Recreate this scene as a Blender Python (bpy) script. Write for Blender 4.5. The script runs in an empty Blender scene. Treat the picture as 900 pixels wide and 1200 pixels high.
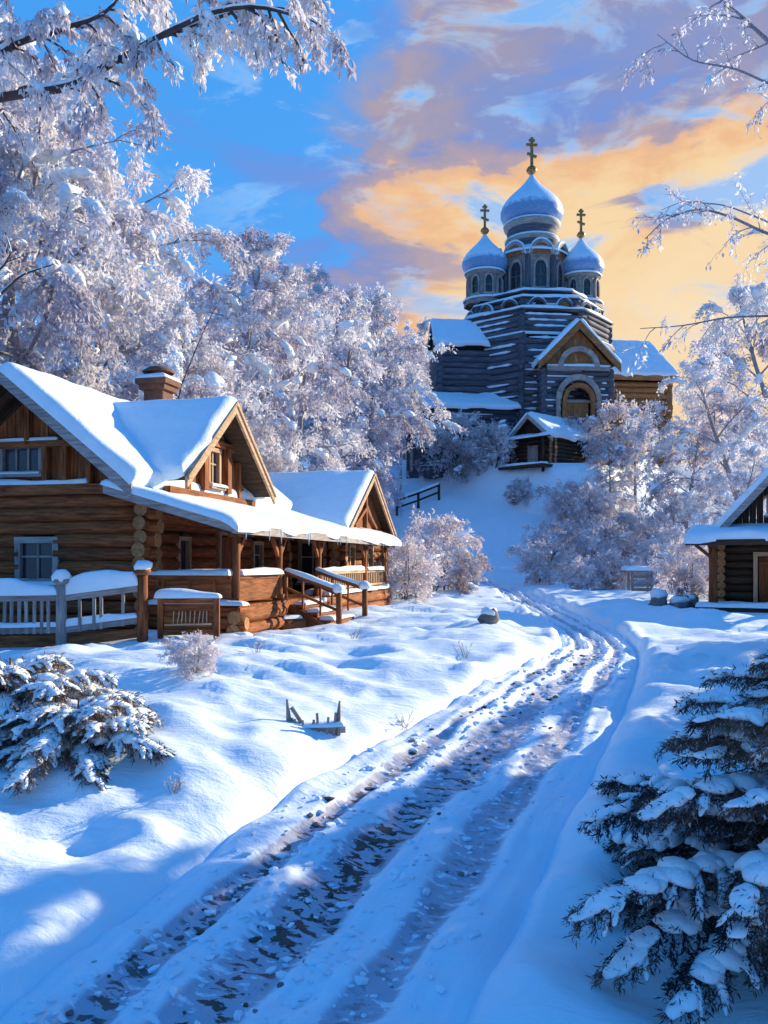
import bpy, math, random
import numpy as np
from mathutils import Vector, Matrix

S = bpy.context.scene
COL = S.collection
F, HZ, ZC = 1000.0, 660.0, 2.8          # focal length in px of a 900x1200 frame, horizon row, eye height
SUN_AZ, SUN_EL = math.radians(60), math.radians(20)
rad = math.radians

# ------------------------------------------------------------------ noise
_rs = np.random.RandomState(7)
_P = np.concatenate([_rs.permutation(256)] * 3)
_G = _rs.uniform(-1, 1, (256,))

def vnoise(x, y):
    x = np.asarray(x, float); y = np.asarray(y, float)
    xi = np.floor(x).astype(int); yi = np.floor(y).astype(int)
    fx = x - xi; fy = y - yi
    fx = fx * fx * fx * (fx * (fx * 6 - 15) + 10); fy = fy * fy * fy * (fy * (fy * 6 - 15) + 10)
    def g(i, j): return _G[_P[_P[i & 255] + (j & 255)]]
    a = g(xi, yi); b = g(xi + 1, yi); c = g(xi, yi + 1); d = g(xi + 1, yi + 1)
    return (a * (1 - fx) + b * fx) * (1 - fy) + (c * (1 - fx) + d * fx) * fy

def fbm(x, y, o=4, g=.5):
    s = 0; a = 1.0; t = 0
    for k in range(o):
        s = s + a * vnoise(x * 2 ** k + 13.7 * k, y * 2 ** k + 7.1 * k); t += a; a *= g
    return s / t

def sst(a, b, x):
    t = np.clip((np.asarray(x, float) - a) / (b - a), 0, 1)
    return t * t * (3 - 2 * t)

# ------------------------------------------------------------------ objects
def tag(o, label=None, cat=None, group=None, kind=None):
    if label: o['label'] = label
    if cat: o['category'] = cat
    if group: o['group'] = group
    if kind: o['kind'] = kind
    return o

def thing(name, label, cat, loc=(0, 0, 0), rotz=0.0, group=None, scale=None):
    o = bpy.data.objects.new(name, None); COL.objects.link(o)
    o.empty_display_size = .2
    o.location = loc; o.rotation_euler = (0, 0, rotz)
    if scale: o.scale = (scale,) * 3 if not hasattr(scale, '__len__') else scale
    return tag(o, label, cat, group)

def dup(root, loc, rotz, label, group=None, scale=1.0, cat=None):
    r = root.copy(); COL.objects.link(r)
    r.location = loc; r.rotation_euler = (0, 0, rotz)
    r.scale = (scale,) * 3 if not hasattr(scale, '__len__') else scale
    r['label'] = label
    if cat: r['category'] = cat
    if group: r['group'] = group
    elif 'group' in r.keys(): del r['group']
    for ch in list(root.children):
        c = ch.copy(); COL.objects.link(c); c.parent = r
        for g in list(ch.children):
            d = g.copy(); COL.objects.link(d); d.parent = c
    return r

def raw_mesh(name, V, loops, starts, mats, midx=None, uv=None, rnd=None, smooth=None, parent=None):
    me = bpy.data.meshes.new(name)
    V = np.asarray(V, np.float32)
    me.vertices.add(len(V)); me.vertices.foreach_set('co', V.ravel())
    me.loops.add(len(loops)); me.loops.foreach_set('vertex_index', np.asarray(loops, np.int32))
    me.polygons.add(len(starts)); me.polygons.foreach_set('loop_start', np.asarray(starts, np.int32))
    if midx is not None: me.polygons.foreach_set('material_index', np.asarray(midx, np.int32))
    if smooth is not None: me.polygons.foreach_set('use_smooth', np.asarray(smooth, bool))
    me.update(calc_edges=True)
    if uv is not None:
        l = me.uv_layers.new(name='UVMap'); l.data.foreach_set('uv', np.asarray(uv, np.float32).ravel())
    if rnd is not None:
        a = me.attributes.new('rnd', 'FLOAT', 'FACE'); a.data.foreach_set('value', np.asarray(rnd, np.float32))
    for m in mats: me.materials.append(m)
    o = bpy.data.objects.new(name, me); COL.objects.link(o)
    if parent is not None: o.parent = parent
    return o

class MB:
    """collects faces of several shapes into ONE mesh"""
    def __init__(s, seed=0):
        s.v = []; s.l = []; s.st = []; s.m = []; s.uv = []; s.r = []; s.sm = []
        s.rng = random.Random(seed)
    def add(s, verts, faces, mat=0, uvs=None, smooth=False, rnd=None):
        b = len(s.v); s.v.extend([tuple(v) for v in verts])
        if rnd is None: rnd = s.rng.random()
        for i, f in enumerate(faces):
            s.st.append(len(s.l)); s.l.extend([b + k for k in f])
            s.m.append(mat[i] if isinstance(mat, (list, tuple)) else mat); s.r.append(rnd)
            s.sm.append(smooth[i] if isinstance(smooth, (list, tuple)) else smooth)
            if uvs is not None: s.uv.extend(uvs[i])
            else:
                p = [Vector(verts[k]) for k in f]
                n = (p[1] - p[0]).cross(p[2] - p[0])
                ax = max(range(3), key=lambda q: abs(n[q]))
                ij = [q for q in range(3) if q != ax]
                s.uv.extend([(w[ij[0]] + rnd * 7, w[ij[1]] + rnd * 3) for w in p])
        return s
    def hexa(s, p, mat=0, long=(0, 1), rnd=None):
        """8 corners: bottom 0..3 ccw, top 4..7; long = corner pair giving the grain direction"""
        p = [Vector(q) for q in p]
        fs = [(3, 2, 1, 0), (4, 5, 6, 7), (0, 1, 5, 4), (1, 2, 6, 5), (2, 3, 7, 6), (3, 0, 4, 7)]
        g = (p[long[1]] - p[long[0]]).normalized()
        r = s.rng.random() if rnd is None else rnd
        uvs = []
        for f in fs:
            n = (p[f[1]] - p[f[0]]).cross(p[f[2]] - p[f[0]])
            n = n.normalized() if n.length > 1e-9 else Vector((0, 0, 1))
            t = g.cross(n)
            if t.length < .3: t = Vector((n.y, n.z, n.x)); t = (t - n * t.dot(n)).normalized()
            uvs.append([(q.dot(g) + r * 9, q.dot(t) + r * 5) for q in (p[k] for k in f)])
        return s.add(p, fs, mat, uvs, False, r)
    def box(s, c, sz, mat=0, rot=None, rnd=None):
        x, y, z = (q / 2 for q in sz)
        q = [(-x, -y, -z), (x, -y, -z), (x, y, -z), (-x, y, -z), (-x, -y, z), (x, -y, z), (x, y, z), (-x, y, z)]
        c = Vector(c)
        q = [c + (rot @ Vector(k) if rot else Vector(k)) for k in q]
        lg = max(range(3), key=lambda i: sz[i])
        return s.hexa(q, mat, [(0, 1), (1, 2), (0, 4)][lg], rnd)
    def beam(s, a, b, w, h, mat=0, up=(0, 0, 1), rnd=None):
        a = Vector(a); b = Vector(b); d = (b - a).normalized(); up = Vector(up)
        sd = d.cross(up)
        if sd.length < 1e-4: sd = d.cross(Vector((0, 1, 0)))
        sd.normalize(); u = sd.cross(d)
        q = []
        for e in (-h / 2, h / 2):
            q += [a - sd * w / 2 + u * e, a + sd * w / 2 + u * e, b + sd * w / 2 + u * e, b - sd * w / 2 + u * e]
        return s.hexa(q, mat, (1, 2), rnd)
    def tube(s, pts, rr, n=8, mat=0, cap=None, smooth=True, rnd=None):
        pts = [Vector(p) for p in pts]
        if not hasattr(rr, '__len__'): rr = [rr] * len(pts)
        r0 = s.rng.random() if rnd is None else rnd
        vs = []; L = 0; us = []
        pu = None
        for i, p in enumerate(pts):
            d = (pts[min(i + 1, len(pts) - 1)] - pts[max(i - 1, 0)]).normalized()
            if pu is None:
                pu = d.orthogonal().normalized()
            pu = (pu - d * pu.dot(d)).normalized(); w = d.cross(pu)
            if i: L += (p - pts[i - 1]).length
            us.append(L)
            for k in range(n):
                a = 2 * math.pi * k / n
                vs.append(p + (pu * math.cos(a) + w * math.sin(a)) * rr[i])
        fs = []; uvs = []; ms = []; sm = []
        for i in range(len(pts) - 1):
            for k in range(n):
                k2 = (k + 1) % n
                fs.append((i * n + k, i * n + k2, (i + 1) * n + k2, (i + 1) * n + k))
                c = 2 * math.pi * max(rr[i], .01) / n
                uvs.append([(us[i] + r0 * 9, k * c + r0 * 5), (us[i] + r0 * 9, (k + 1) * c + r0 * 5),
                            (us[i + 1] + r0 * 9, (k + 1) * c + r0 * 5), (us[i + 1] + r0 * 9, k * c + r0 * 5)])
                ms.append(mat); sm.append(smooth)
        if cap is not None:
            for e, base in ((0, 0), (1, (len(pts) - 1) * n)):
                f = [base + k for k in range(n)]
                if e == 0: f.reverse()
                fs.append(tuple(f)); ms.append(cap); sm.append(False)
                uvs.append([(math.cos(2 * math.pi * k / n) * rr[0] + r0, math.sin(2 * math.pi * k / n) * rr[0]) for k in range(n)])
        return s.add(vs, fs, ms, uvs, sm, r0)
    def log(s, a, b, r, mat=0, cap=1, n=10):
        a = Vector(a); b = Vector(b); m = 5
        pts = []; rr = []
        for i in range(m):
            t = i / (m - 1)
            j = Vector((s.rng.uniform(-1, 1), s.rng.uniform(-1, 1), s.rng.uniform(-1, 1))) * .012
            pts.append(a.lerp(b, t) + j); rr.append(r * s.rng.uniform(.93, 1.05))
        return s.tube(pts, rr, n, mat, cap)
    def lathe(s, prof, n=24, c=(0, 0, 0), mat=0, smooth=True, phase=0.0, mats=None):
        vs = []; fs = []; ms = []
        for r, z in prof:
            for k in range(n):
                a = 2 * math.pi * k / n + phase
                vs.append((c[0] + r * math.cos(a), c[1] + r * math.sin(a), c[2] + z))
        for i in range(len(prof) - 1):
            for k in range(n):
                k2 = (k + 1) % n
                fs.append((i * n + k, i * n + k2, (i + 1) * n + k2, (i + 1) * n + k))
                ms.append(mats[i] if mats else mat)
        fs.append(tuple(range((len(prof) - 1) * n, len(prof) * n))); ms.append(mats[-1] if mats else mat)
        return s.add(vs, fs, ms, None, smooth)
    def plate(s, poly, off, mat=0, smooth=False):
        """flat polygon (3-D points) given a thickness vector"""
        n = len(poly); off = Vector(off)
        vs = [Vector(p) for p in poly] + [Vector(p) + off for p in poly]
        fs = [tuple(range(n)), tuple(reversed(range(n, 2 * n)))] + [(i, i + n, (i + 1) % n + n, (i + 1) % n) for i in range(n)]
        return s.add(vs, fs, mat)
    def slab(s, a, b, c, d, t, mat=0, edge=.16, over=.07, seg=.16, amp=.38, droop=.0):
        """a rounded, slightly uneven pad of snow on the quad a-b-c-d (a-b the eave, a-d up the slope)"""
        a, b, c, d = (Vector(q) for q in (a, b, c, d))
        n = (b - a).cross(d - a).normalized()
        if n.z < 0: n = -n
        lu = ((b - a).length + (c - d).length) / 2; lv = ((d - a).length + (c - b).length) / 2
        nu = max(6, min(70, int(lu / seg))); nv = max(6, min(60, int(lv / seg)))
        sd = s.rng.random() * 100
        def knots(k, l):
            q = np.linspace(0, 1, k + 1)
            e = min(.35, edge / l)
            return np.unique(np.concatenate([[0, e * .12, e * .35, e * .65, e], q[(q > e) & (q < 1 - e)], [1 - e, 1 - e * .65, 1 - e * .35, 1 - e * .12, 1]]))
        U = knots(nu, lu); Vv = knots(nv, lv)
        vs = []
        for v in Vv:
            for u in U:
                ue = -over / lu + u * (1 + 2 * over / lu); ve = -over / lv + v * (1 + 2 * over / lv)
                p = (a.lerp(b, ue)).lerp(d.lerp(c, ue), ve)
                wob = float(vnoise(u * lu * 1.3 + sd, v * lv * 1.3)) 
                e = min(u * lu, (1 - u) * lu, v * lv, (1 - v) * lv)
                q = min(1, e / edge)
                h = t * math.sqrt(max(0, 1 - (1 - q) ** 2)) * (1 + amp * float(fbm(u * lu * .9 + sd, v * lv * .9 + 3, 3)))
                p = p + n * (h + .004)
                if v < .5: p = p + (a - d).normalized() * (wob * .10 * (1 - q))
                if droop and v * lv < edge * 1.5: p.z -= droop * (1 - v * lv / (edge * 1.5)) * (1 + wob)
                vs.append(p)
        W = len(U); H = len(Vv)
        fs = [(j * W + i, j * W + i + 1, (j + 1) * W + i + 1, (j + 1) * W + i) for j in range(H - 1) for i in range(W - 1)]
        s.add(vs, fs, mat, None, True)
        rim = [i for i in range(W)] + [j * W + W - 1 for j in range(1, H)] + [(H - 1) * W + i for i in range(W - 2, -1, -1)] + [j * W for j in range(H - 2, 0, -1)]
        s.add([vs[k] for k in rim], [tuple(reversed(range(len(rim))))], mat)
        return s
    def lump(s, c, sz, mat=0, rotz=0.0, jit=.18):
        V, Fc = ICO2
        sd = s.rng.random() * 50
        ca, sa = math.cos(rotz), math.sin(rotz)
        out = []
        for x, y, z in V:
            k = 1 + jit * float(vnoise(x * 1.7 + sd, y * 1.7 + z * 2.3 + sd)) * 1.6
            x *= sz[0] * k; y *= sz[1] * k; z *= sz[2] * k
            out.append((c[0] + x * ca - y * sa, c[1] + x * sa + y * ca, c[2] + z))
        return s.add(out, [tuple(f) for f in Fc], mat, None, True)
    def build(s, name, mats, parent=None):
        if not isinstance(mats, (list, tuple)): mats = [mats]
        return raw_mesh(name, s.v, s.l, s.st, mats, s.m, s.uv, s.r, s.sm, parent)

def _ico(sub):
    import bmesh
    bm = bmesh.new(); bmesh.ops.create_icosphere(bm, subdivisions=sub, radius=1)
    V = np.array([v.co[:] for v in bm.verts]); Fc = np.array([[v.index for v in f.verts] for f in bm.faces]); bm.free()
    return V, Fc
ICO1 = _ico(1); ICO2 = _ico(2); ICO3 = _ico(3)

# ------------------------------------------------------------------ materials
def nodes_of(name):
    m = bpy.data.materials.new(name); m.use_nodes = True
    nt = m.node_tree; bs = nt.nodes['Principled BSDF']
    return m, nt, bs

def N(nt, typ, **kw):
    n = nt.nodes.new(typ)
    for k, v in kw.items():
        if k in n.inputs: n.inputs[k].default_value = v
        else: setattr(n, k, v)
    return n

def ramp(nt, fac, stops):
    r = N(nt, 'ShaderNodeValToRGB')
    e = r.color_ramp.elements
    while len(e) > 1: e.remove(e[-1])
    e[0].position = stops[0][0]; e[0].color = (*stops[0][1], 1)
    for p, c in stops[1:]:
        q = e.new(p); q.color = (*c, 1)
    nt.links.new(fac, r.inputs[0]); return r.outputs[0]

def mixc(nt, f, a, b, mode='MIX'):
    n = N(nt, 'ShaderNodeMix', data_type='RGBA', blend_type=mode)
    for i, v in ((0, f), (6, a), (7, b)):
        if isinstance(v, bpy.types.NodeSocket): nt.links.new(v, n.inputs[i])
        else: n.inputs[i].default_value = v if i == 0 else (*v, 1)
    return n.outputs[2]

def math_(nt, op, a, b=0.0, c=0.0):
    n = N(nt, 'ShaderNodeMath', operation=op)
    for i, v in enumerate((a, b, c)):
        if isinstance(v, bpy.types.NodeSocket): nt.links.new(v, n.inputs[i])
        else: n.inputs[i].default_value = v
    return n.outputs[0]

def noise(nt, vec, scale, detail=4, rough=.55, dist=0.0):
    n = N(nt, 'ShaderNodeTexNoise', Scale=scale, Detail=detail, Roughness=rough, Distortion=dist)
    if vec is not None: nt.links.new(vec, n.inputs['Vector'])
    return n.outputs[0]

def mapping(nt, vec, scale=(1, 1, 1), rot=(0, 0, 0), loc=(0, 0, 0)):
    n = N(nt, 'ShaderNodeMapping'); n.inputs['Scale'].default_value = scale; n.inputs['Rotation'].default_value = rot
    n.inputs['Location'].default_value = loc
    nt.links.new(vec, n.inputs['Vector']); return n.outputs[0]

def bump(nt, bs, h, strength=.5, dist=.02, prev=None):
    b = N(nt, 'ShaderNodeBump', Strength=strength, Distance=dist)
    nt.links.new(h, b.inputs['Height'])
    if prev is not None: nt.links.new(prev, b.inputs['Normal'])
    nt.links.new(b.outputs[0], bs.inputs['Normal']); return b.outputs[0]

def m_snow(name, col=(.73, .83, .93), b1=.5, scale=1.0, rough=.6):
    m, nt, bs = nodes_of(name)
    tc = N(nt, 'ShaderNodeTexCoord').outputs['Object']
    n1 = noise(nt, tc, 3.2 * scale, 5, .6)
    c = ramp(nt, n1, [(.3, tuple(k * .93 for k in col)), (.7, col)])
    nt.links.new(c, bs.inputs['Base Color'])
    bs.inputs['Roughness'].default_value = rough
    bs.inputs['Specular IOR Level'].default_value = .3
    n2 = noise(nt, tc, 9 * scale, 6, .65)
    n3 = noise(nt, tc, 55 * scale, 3, .6)
    p = bump(nt, bs, n2, b1, .05)
    bump(nt, bs, n3, b1 * .5, .012, p)
    return m

def m_wood(name, lo, mid, hi, rough=.75, su=.9, sv=9.0, bmp=.5, tone=.35):
    """weathered timber: streaks along the grain (UV u is metres along the piece), a tone per piece"""
    m, nt, bs = nodes_of(name)
    uv = N(nt, 'ShaderNodeUVMap').outputs[0]
    v = mapping(nt, uv, (su, sv, 1))
    a = noise(nt, v, 2.2, 6, .62, .4)
    v2 = mapping(nt, uv, (.55, 1.6, 1))
    b = noise(nt, v2, 1.7, 3)
    c = ramp(nt, a, [(.28, lo), (.5, mid), (.72, hi)])
    at = N(nt, 'ShaderNodeAttribute', attribute_name='rnd').outputs['Fac']
    k = math_(nt, 'MULTIPLY_ADD', at, tone, 1 - tone * .5)
    k2 = math_(nt, 'MULTIPLY_ADD', b, .9, .55)
    k = math_(nt, 'MULTIPLY', k, k2)
    cc = N(nt, 'ShaderNodeVectorMath', operation='SCALE')
    nt.links.new(c, cc.inputs[0]); nt.links.new(k, cc.inputs['Scale'])
    nt.links.new(cc.outputs[0], bs.inputs['Base Color'])
    bs.inputs['Roughness'].default_value = rough
    bs.inputs['Specular IOR Level'].default_value = .25
    bump(nt, bs, a, bmp, .012)
    return m

def m_plain(name, col, rough=.6, metallic=0.0, var=.3, scale=6.0, bmp=.2):
    m, nt, bs = nodes_of(name)
    tc = N(nt, 'ShaderNodeTexCoord').outputs['Object']
    n = noise(nt, tc, scale, 5, .6)
    nt.links.new(ramp(nt, n, [(.25, tuple(k * (1 - var) for k in col)), (.75, tuple(min(1, k * (1 + var)) for k in col))]), bs.inputs['Base Color'])
    bs.inputs['Roughness'].default_value = rough; bs.inputs['Metallic'].default_value = metallic
    if bmp: bump(nt, bs, n, bmp, .02)
    return m

def m_frost(name, lo, hi, transl=.25):
    """hoar-frosted twigs: tone differs from spray to spray"""
    m, nt, bs = nodes_of(name)
    at = N(nt, 'ShaderNodeAttribute', attribute_name='rnd').outputs['Fac']
    c = ramp(nt, at, [(0, lo), (.45, tuple((a + b) / 2 for a, b in zip(lo, hi))), (1, hi)])
    nt.links.new(c, bs.inputs['Base Color'])
    bs.inputs['Roughness'].default_value = .8; bs.inputs['Specular IOR Level'].default_value = .1
    tr = N(nt, 'ShaderNodeBsdfTranslucent'); nt.links.new(c, tr.inputs['Color'])
    mx = N(nt, 'ShaderNodeMixShader', Fac=transl)
    nt.links.new(bs.outputs[0], mx.inputs[1]); nt.links.new(tr.outputs[0], mx.inputs[2])
    nt.links.new(mx.outputs[0], nt.nodes['Material Output'].inputs['Surface'])
    return m

M = {}
M['snow'] = m_snow('snow_pack')
M['log'] = m_wood('log_wood', (.048, .014, .006), (.22, .068, .022), (.38, .135, .048))
M['log_end'] = m_wood('log_end_wood', (.16, .07, .03), (.36, .18, .08), (.46, .25, .12), su=6, sv=6)
M['board'] = m_wood('board_wood', (.05, .015, .006), (.22, .066, .021), (.36, .125, .044), sv=7)
M['trim'] = m_wood('trim_wood', (.24, .14, .09), (.42, .27, .17), (.52, .36, .24), sv=8)
M['grey_wood'] = m_wood('grey_wood', (.13, .11, .11), (.27, .24, .24), (.38, .34, .33), sv=8)
M['dark_wood'] = m_wood('dark_wood', (.018, .011, .008), (.05, .028, .018), (.09, .05, .03), sv=8)
M['church_log'] = m_wood('church_log', (.032, .034, .050), (.088, .090, .120), (.18, .17, .19), sv=6, su=.35)
M['church_trim'] = m_wood('church_trim', (.16, .13, .12), (.33, .28, .26), (.48, .42, .38), sv=6)
M['church_warm'] = m_wood('church_warm', (.13, .05, .02), (.34, .14, .05), (.5, .24, .1), sv=6)
M['glass'] = m_plain('window_glass', (.03, .035, .05), .08, 0, .3, 2, 0)
M['black'] = m_plain('dark_interior', (.012, .01, .01), .9)
M['ice'] = m_plain('ice', (.72, .84, .93), .12, 0, .1, 8, 0)
M['brick'] = m_plain('chimney_brick', (.13, .050, .030), .85, 0, .4, 14, .5)
M['stone'] = m_plain('stone', (.17, .15, .15), .9, 0, .4, 5, .6)
M['gold'] = m_plain('gilded_copper', (.50, .20, .06), .38, .75, .3, 4, .1)
M['bark'] = m_plain('dark_bark', (.055, .043, .045), .9, 0, .45, 9, .5)
M['bark_grey'] = m_plain('rimed_bark', (.26, .235, .27), .9, 0, .45, 6, .5)
M['birch'] = m_plain('birch_bark', (.62, .60, .60), .8, 0, .25, 5, .3)
M['frost'] = m_frost('hoar_frost', (.44, .39, .48), (.90, .88, .90), .40)
M['frost_warm'] = m_frost('warm_twigs', (.24, .17, .16), (.74, .68, .68), .3)
M['frost_pink'] = m_frost('pinkish_rime', (.34, .27, .30), (.82, .75, .78), .35)
M['frost_snow'] = m_snow('branch_snow', (.80, .86, .93), .35, 2.0)
M['needle'] = m_frost('spruce_needles', (.020, .022, .034), (.21, .14, .11), .08)
TREES = True
# ------------------------------------------------------------------ land
def base_z(x, y):
    x = np.asarray(x, float); y = np.asarray(y, float)
    z = 1.22 * sst(3.5, 16, y) + .33 * sst(14, 46, y) - .3 * sst(3, -30, y)
    hill = 11.0 * sst(49, 84, y + 3.5 * vnoise(x * .045, 3.3) - .10 * np.abs(x - 14))
    z = z + hill + 2.0 * sst(84, 170, y)
    return z

# centre line of the sled road: (y, x)
_RY = np.array([-8, 0, 4.5, 5.4, 6.4, 7.4, 9.2, 10.5, 12.4, 15.2, 17, 20, 24, 33, 42, 48, 53, 58])
_RX = np.array([-5.0, -3.0, -1.4, -1.0, -.6, -.15, .70, 1.35, 2.45, 3.75, 4.35, 4.85, 5.15, 5.5, 6.2, 6.6, 6.0, 4.5])
_ry = np.linspace(-8, 58, 700)
_rx = np.interp(_ry, _RY, _RX)
for _k in range(3): _rx = np.convolve(np.pad(_rx, 14, mode='edge'), np.ones(29) / 29, 'valid')
def road_x(y): return np.interp(y, _ry, _rx)
def road_w(y): return 1 - .50 * sst(7, 18, y)          # the track narrows where it leaves the yard
def road_t(x, y):
    dx = (road_x(np.asarray(y) + .2) - road_x(np.asarray(y) - .2)) / .4
    return (x - road_x(y)) / np.sqrt(1 + dx * dx) / road_w(y)

RW = 1.45
def drift(x, y):
    """wind-packed waves and hollows"""
    a = rad(-18); u = x * math.cos(a) + y * math.sin(a); v = -x * math.sin(a) + y * math.cos(a)
    near = sst(60, 25, y)
    k = .50 * fbm(u * .17 + 5, v * .36, 3) * (.35 + .65 * near)
    w = fbm(u * .38 + 31, v * .95 + .6 * fbm(u * .3, v * .3, 2), 3)
    k = k + .15 * near * (1 - np.abs(w) * 2.0)
    k = k + .105 * near * fbm(u * 1.0 + 9, v * 2.2, 4) + .012 * near * fbm(u * 4, v * 7, 2)
    k = k + .9 * sst(52, 70, y) * fbm(x * .09, y * .12 + 40, 4)
    return k

PADS = []        # (x, y, radius, z) levelled spots for buildings
def ground_z(x, y, carve=True):
    x = np.asarray(x, float); y = np.asarray(y, float)
    t = road_t(x, y)
    far = sst(56, 50, y)
    d = drift(x, y)
    # snow thrown up along both edges of the road
    bank = .11 * np.exp(-((np.abs(t) - RW - .35) / .38) ** 2) * (1 + .7 * vnoise(x * 1.3, y * 1.3)) * far
    d = d * (1 - .75 * np.exp(-(t / 1.9) ** 4) * far)
    z = base_z(x, y) + d + bank - .13 * np.exp(-(t / 1.9) ** 4) * far
    z = z + .22 * sst(-1.5, -4.5, t) * sst(22, 12, y) * sst(2, 6, y)        # the field on the left lies above the road
    for (px, py, r, pz) in PADS:
        k = sst(r * 1.5, r, np.hypot(x - px, y - py))
        z = z * (1 - k) + pz * k
    if carve: z = z - .30 * sst(RW + .12, RW - .30, np.abs(t)) * far
    return z

def gz(x, y): return float(ground_z(x, y))

def build_ground():
    ys = [-30.0]
    while ys[-1] < 420:
        y = ys[-1]
        ys.append(y + (1.5 if y < 0 else max(.055, .0105 * y)))
        if y < 3 and ys[-1] > 3: ys[-1] = 3.0
    ys = np.array(ys); us = np.linspace(-1, 1, 361); us = us * (.55 + .45 * us * us) * 1.15
    Y = np.repeat(ys[:, None], len(us), 1)
    X = us[None, :] * (np.abs(Y) + 9) * 1.0 + .0 * Y
    Z = ground_z(X, Y)
    V = np.stack([X, Y, Z], -1).reshape(-1, 3)
    h, w = X.shape
    i = np.arange(h - 1)[:, None] * w + np.arange(w - 1)[None, :]
    Q = np.stack([i, i + 1, i + w + 1, i + w], -1).reshape(-1, 4)
    o = raw_mesh('ground', V, Q.ravel(), np.arange(0, len(Q) * 4, 4), [M['ground']], smooth=np.ones(len(Q), bool))
    o['kind'] = 'structure'; o['label'] = 'wind packed snow covering the fields and the hill'
    return o

RUTS = ((-.84, .16, .04, .75), (-.10, .31, .05, 1.0), (.70, .20, .045, .45))     # offset, half width, depth of the three worn tracks
def build_road():
    ys = [-6.0]
    while ys[-1] < 55: ys.append(ys[-1] + max(.035, .008 * abs(ys[-1])))
    ys = np.array(ys); ts = np.linspace(-RW - .05, RW + .05, 121)
    cx = road_x(ys); dx = (road_x(ys + .2) - road_x(ys - .2)) / .4; L = np.sqrt(1 + dx * dx)
    wd = ts[None, :] * road_w(ys)[:, None]; X = cx[:, None] + wd / L[:, None]; Y = ys[:, None] - wd * (dx / L)[:, None]
    Y = np.broadcast_to(Y, X.shape).copy()
    Z = ground_z(X, Y, False)
    Tt = np.broadcast_to(ts[None, :], X.shape)
    S_ = np.broadcast_to(np.cumsum(np.r_[0, np.diff(ys) * L[1:]])[:, None], X.shape)
    rut = np.zeros_like(X); near = .10 + .90 * sst(12.5, 8.5, Y)
    for off, hw, dep, drt in RUTS:
        o = off + .07 * vnoise(S_ * .35 + off * 9, S_ * 0 + off) + .025 * vnoise(S_ * 1.6, S_ * 0 + off * 3)
        wv = hw * (1 + .35 * vnoise(S_ * .9 + 5, S_ * 0 + off * 7))
        g = np.exp(-((Tt - o) / wv) ** 4)
        Z = Z - dep * g + .022 * np.exp(-((np.abs(Tt - o) - wv * 1.45) / .09) ** 2) * (1 + .8 * vnoise(S_ * 3, Tt * 5))
        # churned clods across the track
        Z = Z + g * .06 * fbm(S_ * 4.5 + Tt * 2.5, Tt * 2.2 + off * 5, 4)
        rut = np.maximum(rut, g * (.42 + .58 * drt * near))
    Z = Z + .03 * fbm(S_ * .8, Tt * 3.2, 4) + .008 * fbm(S_ * 6, Tt * 9, 2)
    ed = sst(RW - .28, RW + .05, np.abs(Tt))
    Z = Z - .16 * ed ** 2 - .012
    global _RG
    _RG = (X, Y, Z, ys)
    V = np.stack([X, Y, Z], -1).reshape(-1, 3); h, w = X.shape
    i = np.arange(h - 1)[:, None] * w + np.arange(w - 1)[None, :]
    Q = np.stack([i, i + 1, i + w + 1, i + w], -1).reshape(-1, 4)
    o = raw_mesh('road', V, Q.ravel(), np.arange(0, len(Q) * 4, 4), [M['road']], smooth=np.ones(len(Q), bool))
    a = o.data.attributes.new('rut', 'FLOAT', 'POINT'); a.data.foreach_set('value', rut.ravel().astype(np.float32))
    l = o.data.uv_layers.new(name='UVMap')
    uv = np.stack([S_, Tt], -1).reshape(-1, 2)[Q.ravel()]; l.data.foreach_set('uv', uv.astype(np.float32).ravel())
    o['kind'] = 'structure'; o['label'] = 'rutted snow road with muddy wheel tracks'
    return o

def m_ground():
    m, nt, bs = nodes_of('ground_snow')
    tc = N(nt, 'ShaderNodeTexCoord').outputs['Object']
    n1 = noise(nt, tc, .5, 5, .6)
    nt.links.new(ramp(nt, n1, [(.3, (.70, .81, .92)), (.7, (.75, .84, .93))]), bs.inputs['Base Color'])
    bs.inputs['Roughness'].default_value = .55; bs.inputs['Specular IOR Level'].default_value = .3
    wv = mapping(nt, tc, (1.0, 2.6, 1), (0, 0, rad(-22)))
    n2 = noise(nt, wv, 1.9, 6, .6, .3); n3 = noise(nt, tc, 42, 5, .7)
    p = bump(nt, bs, n2, .45, .09); bump(nt, bs, n3, .38, .012, p)
    return m

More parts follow.
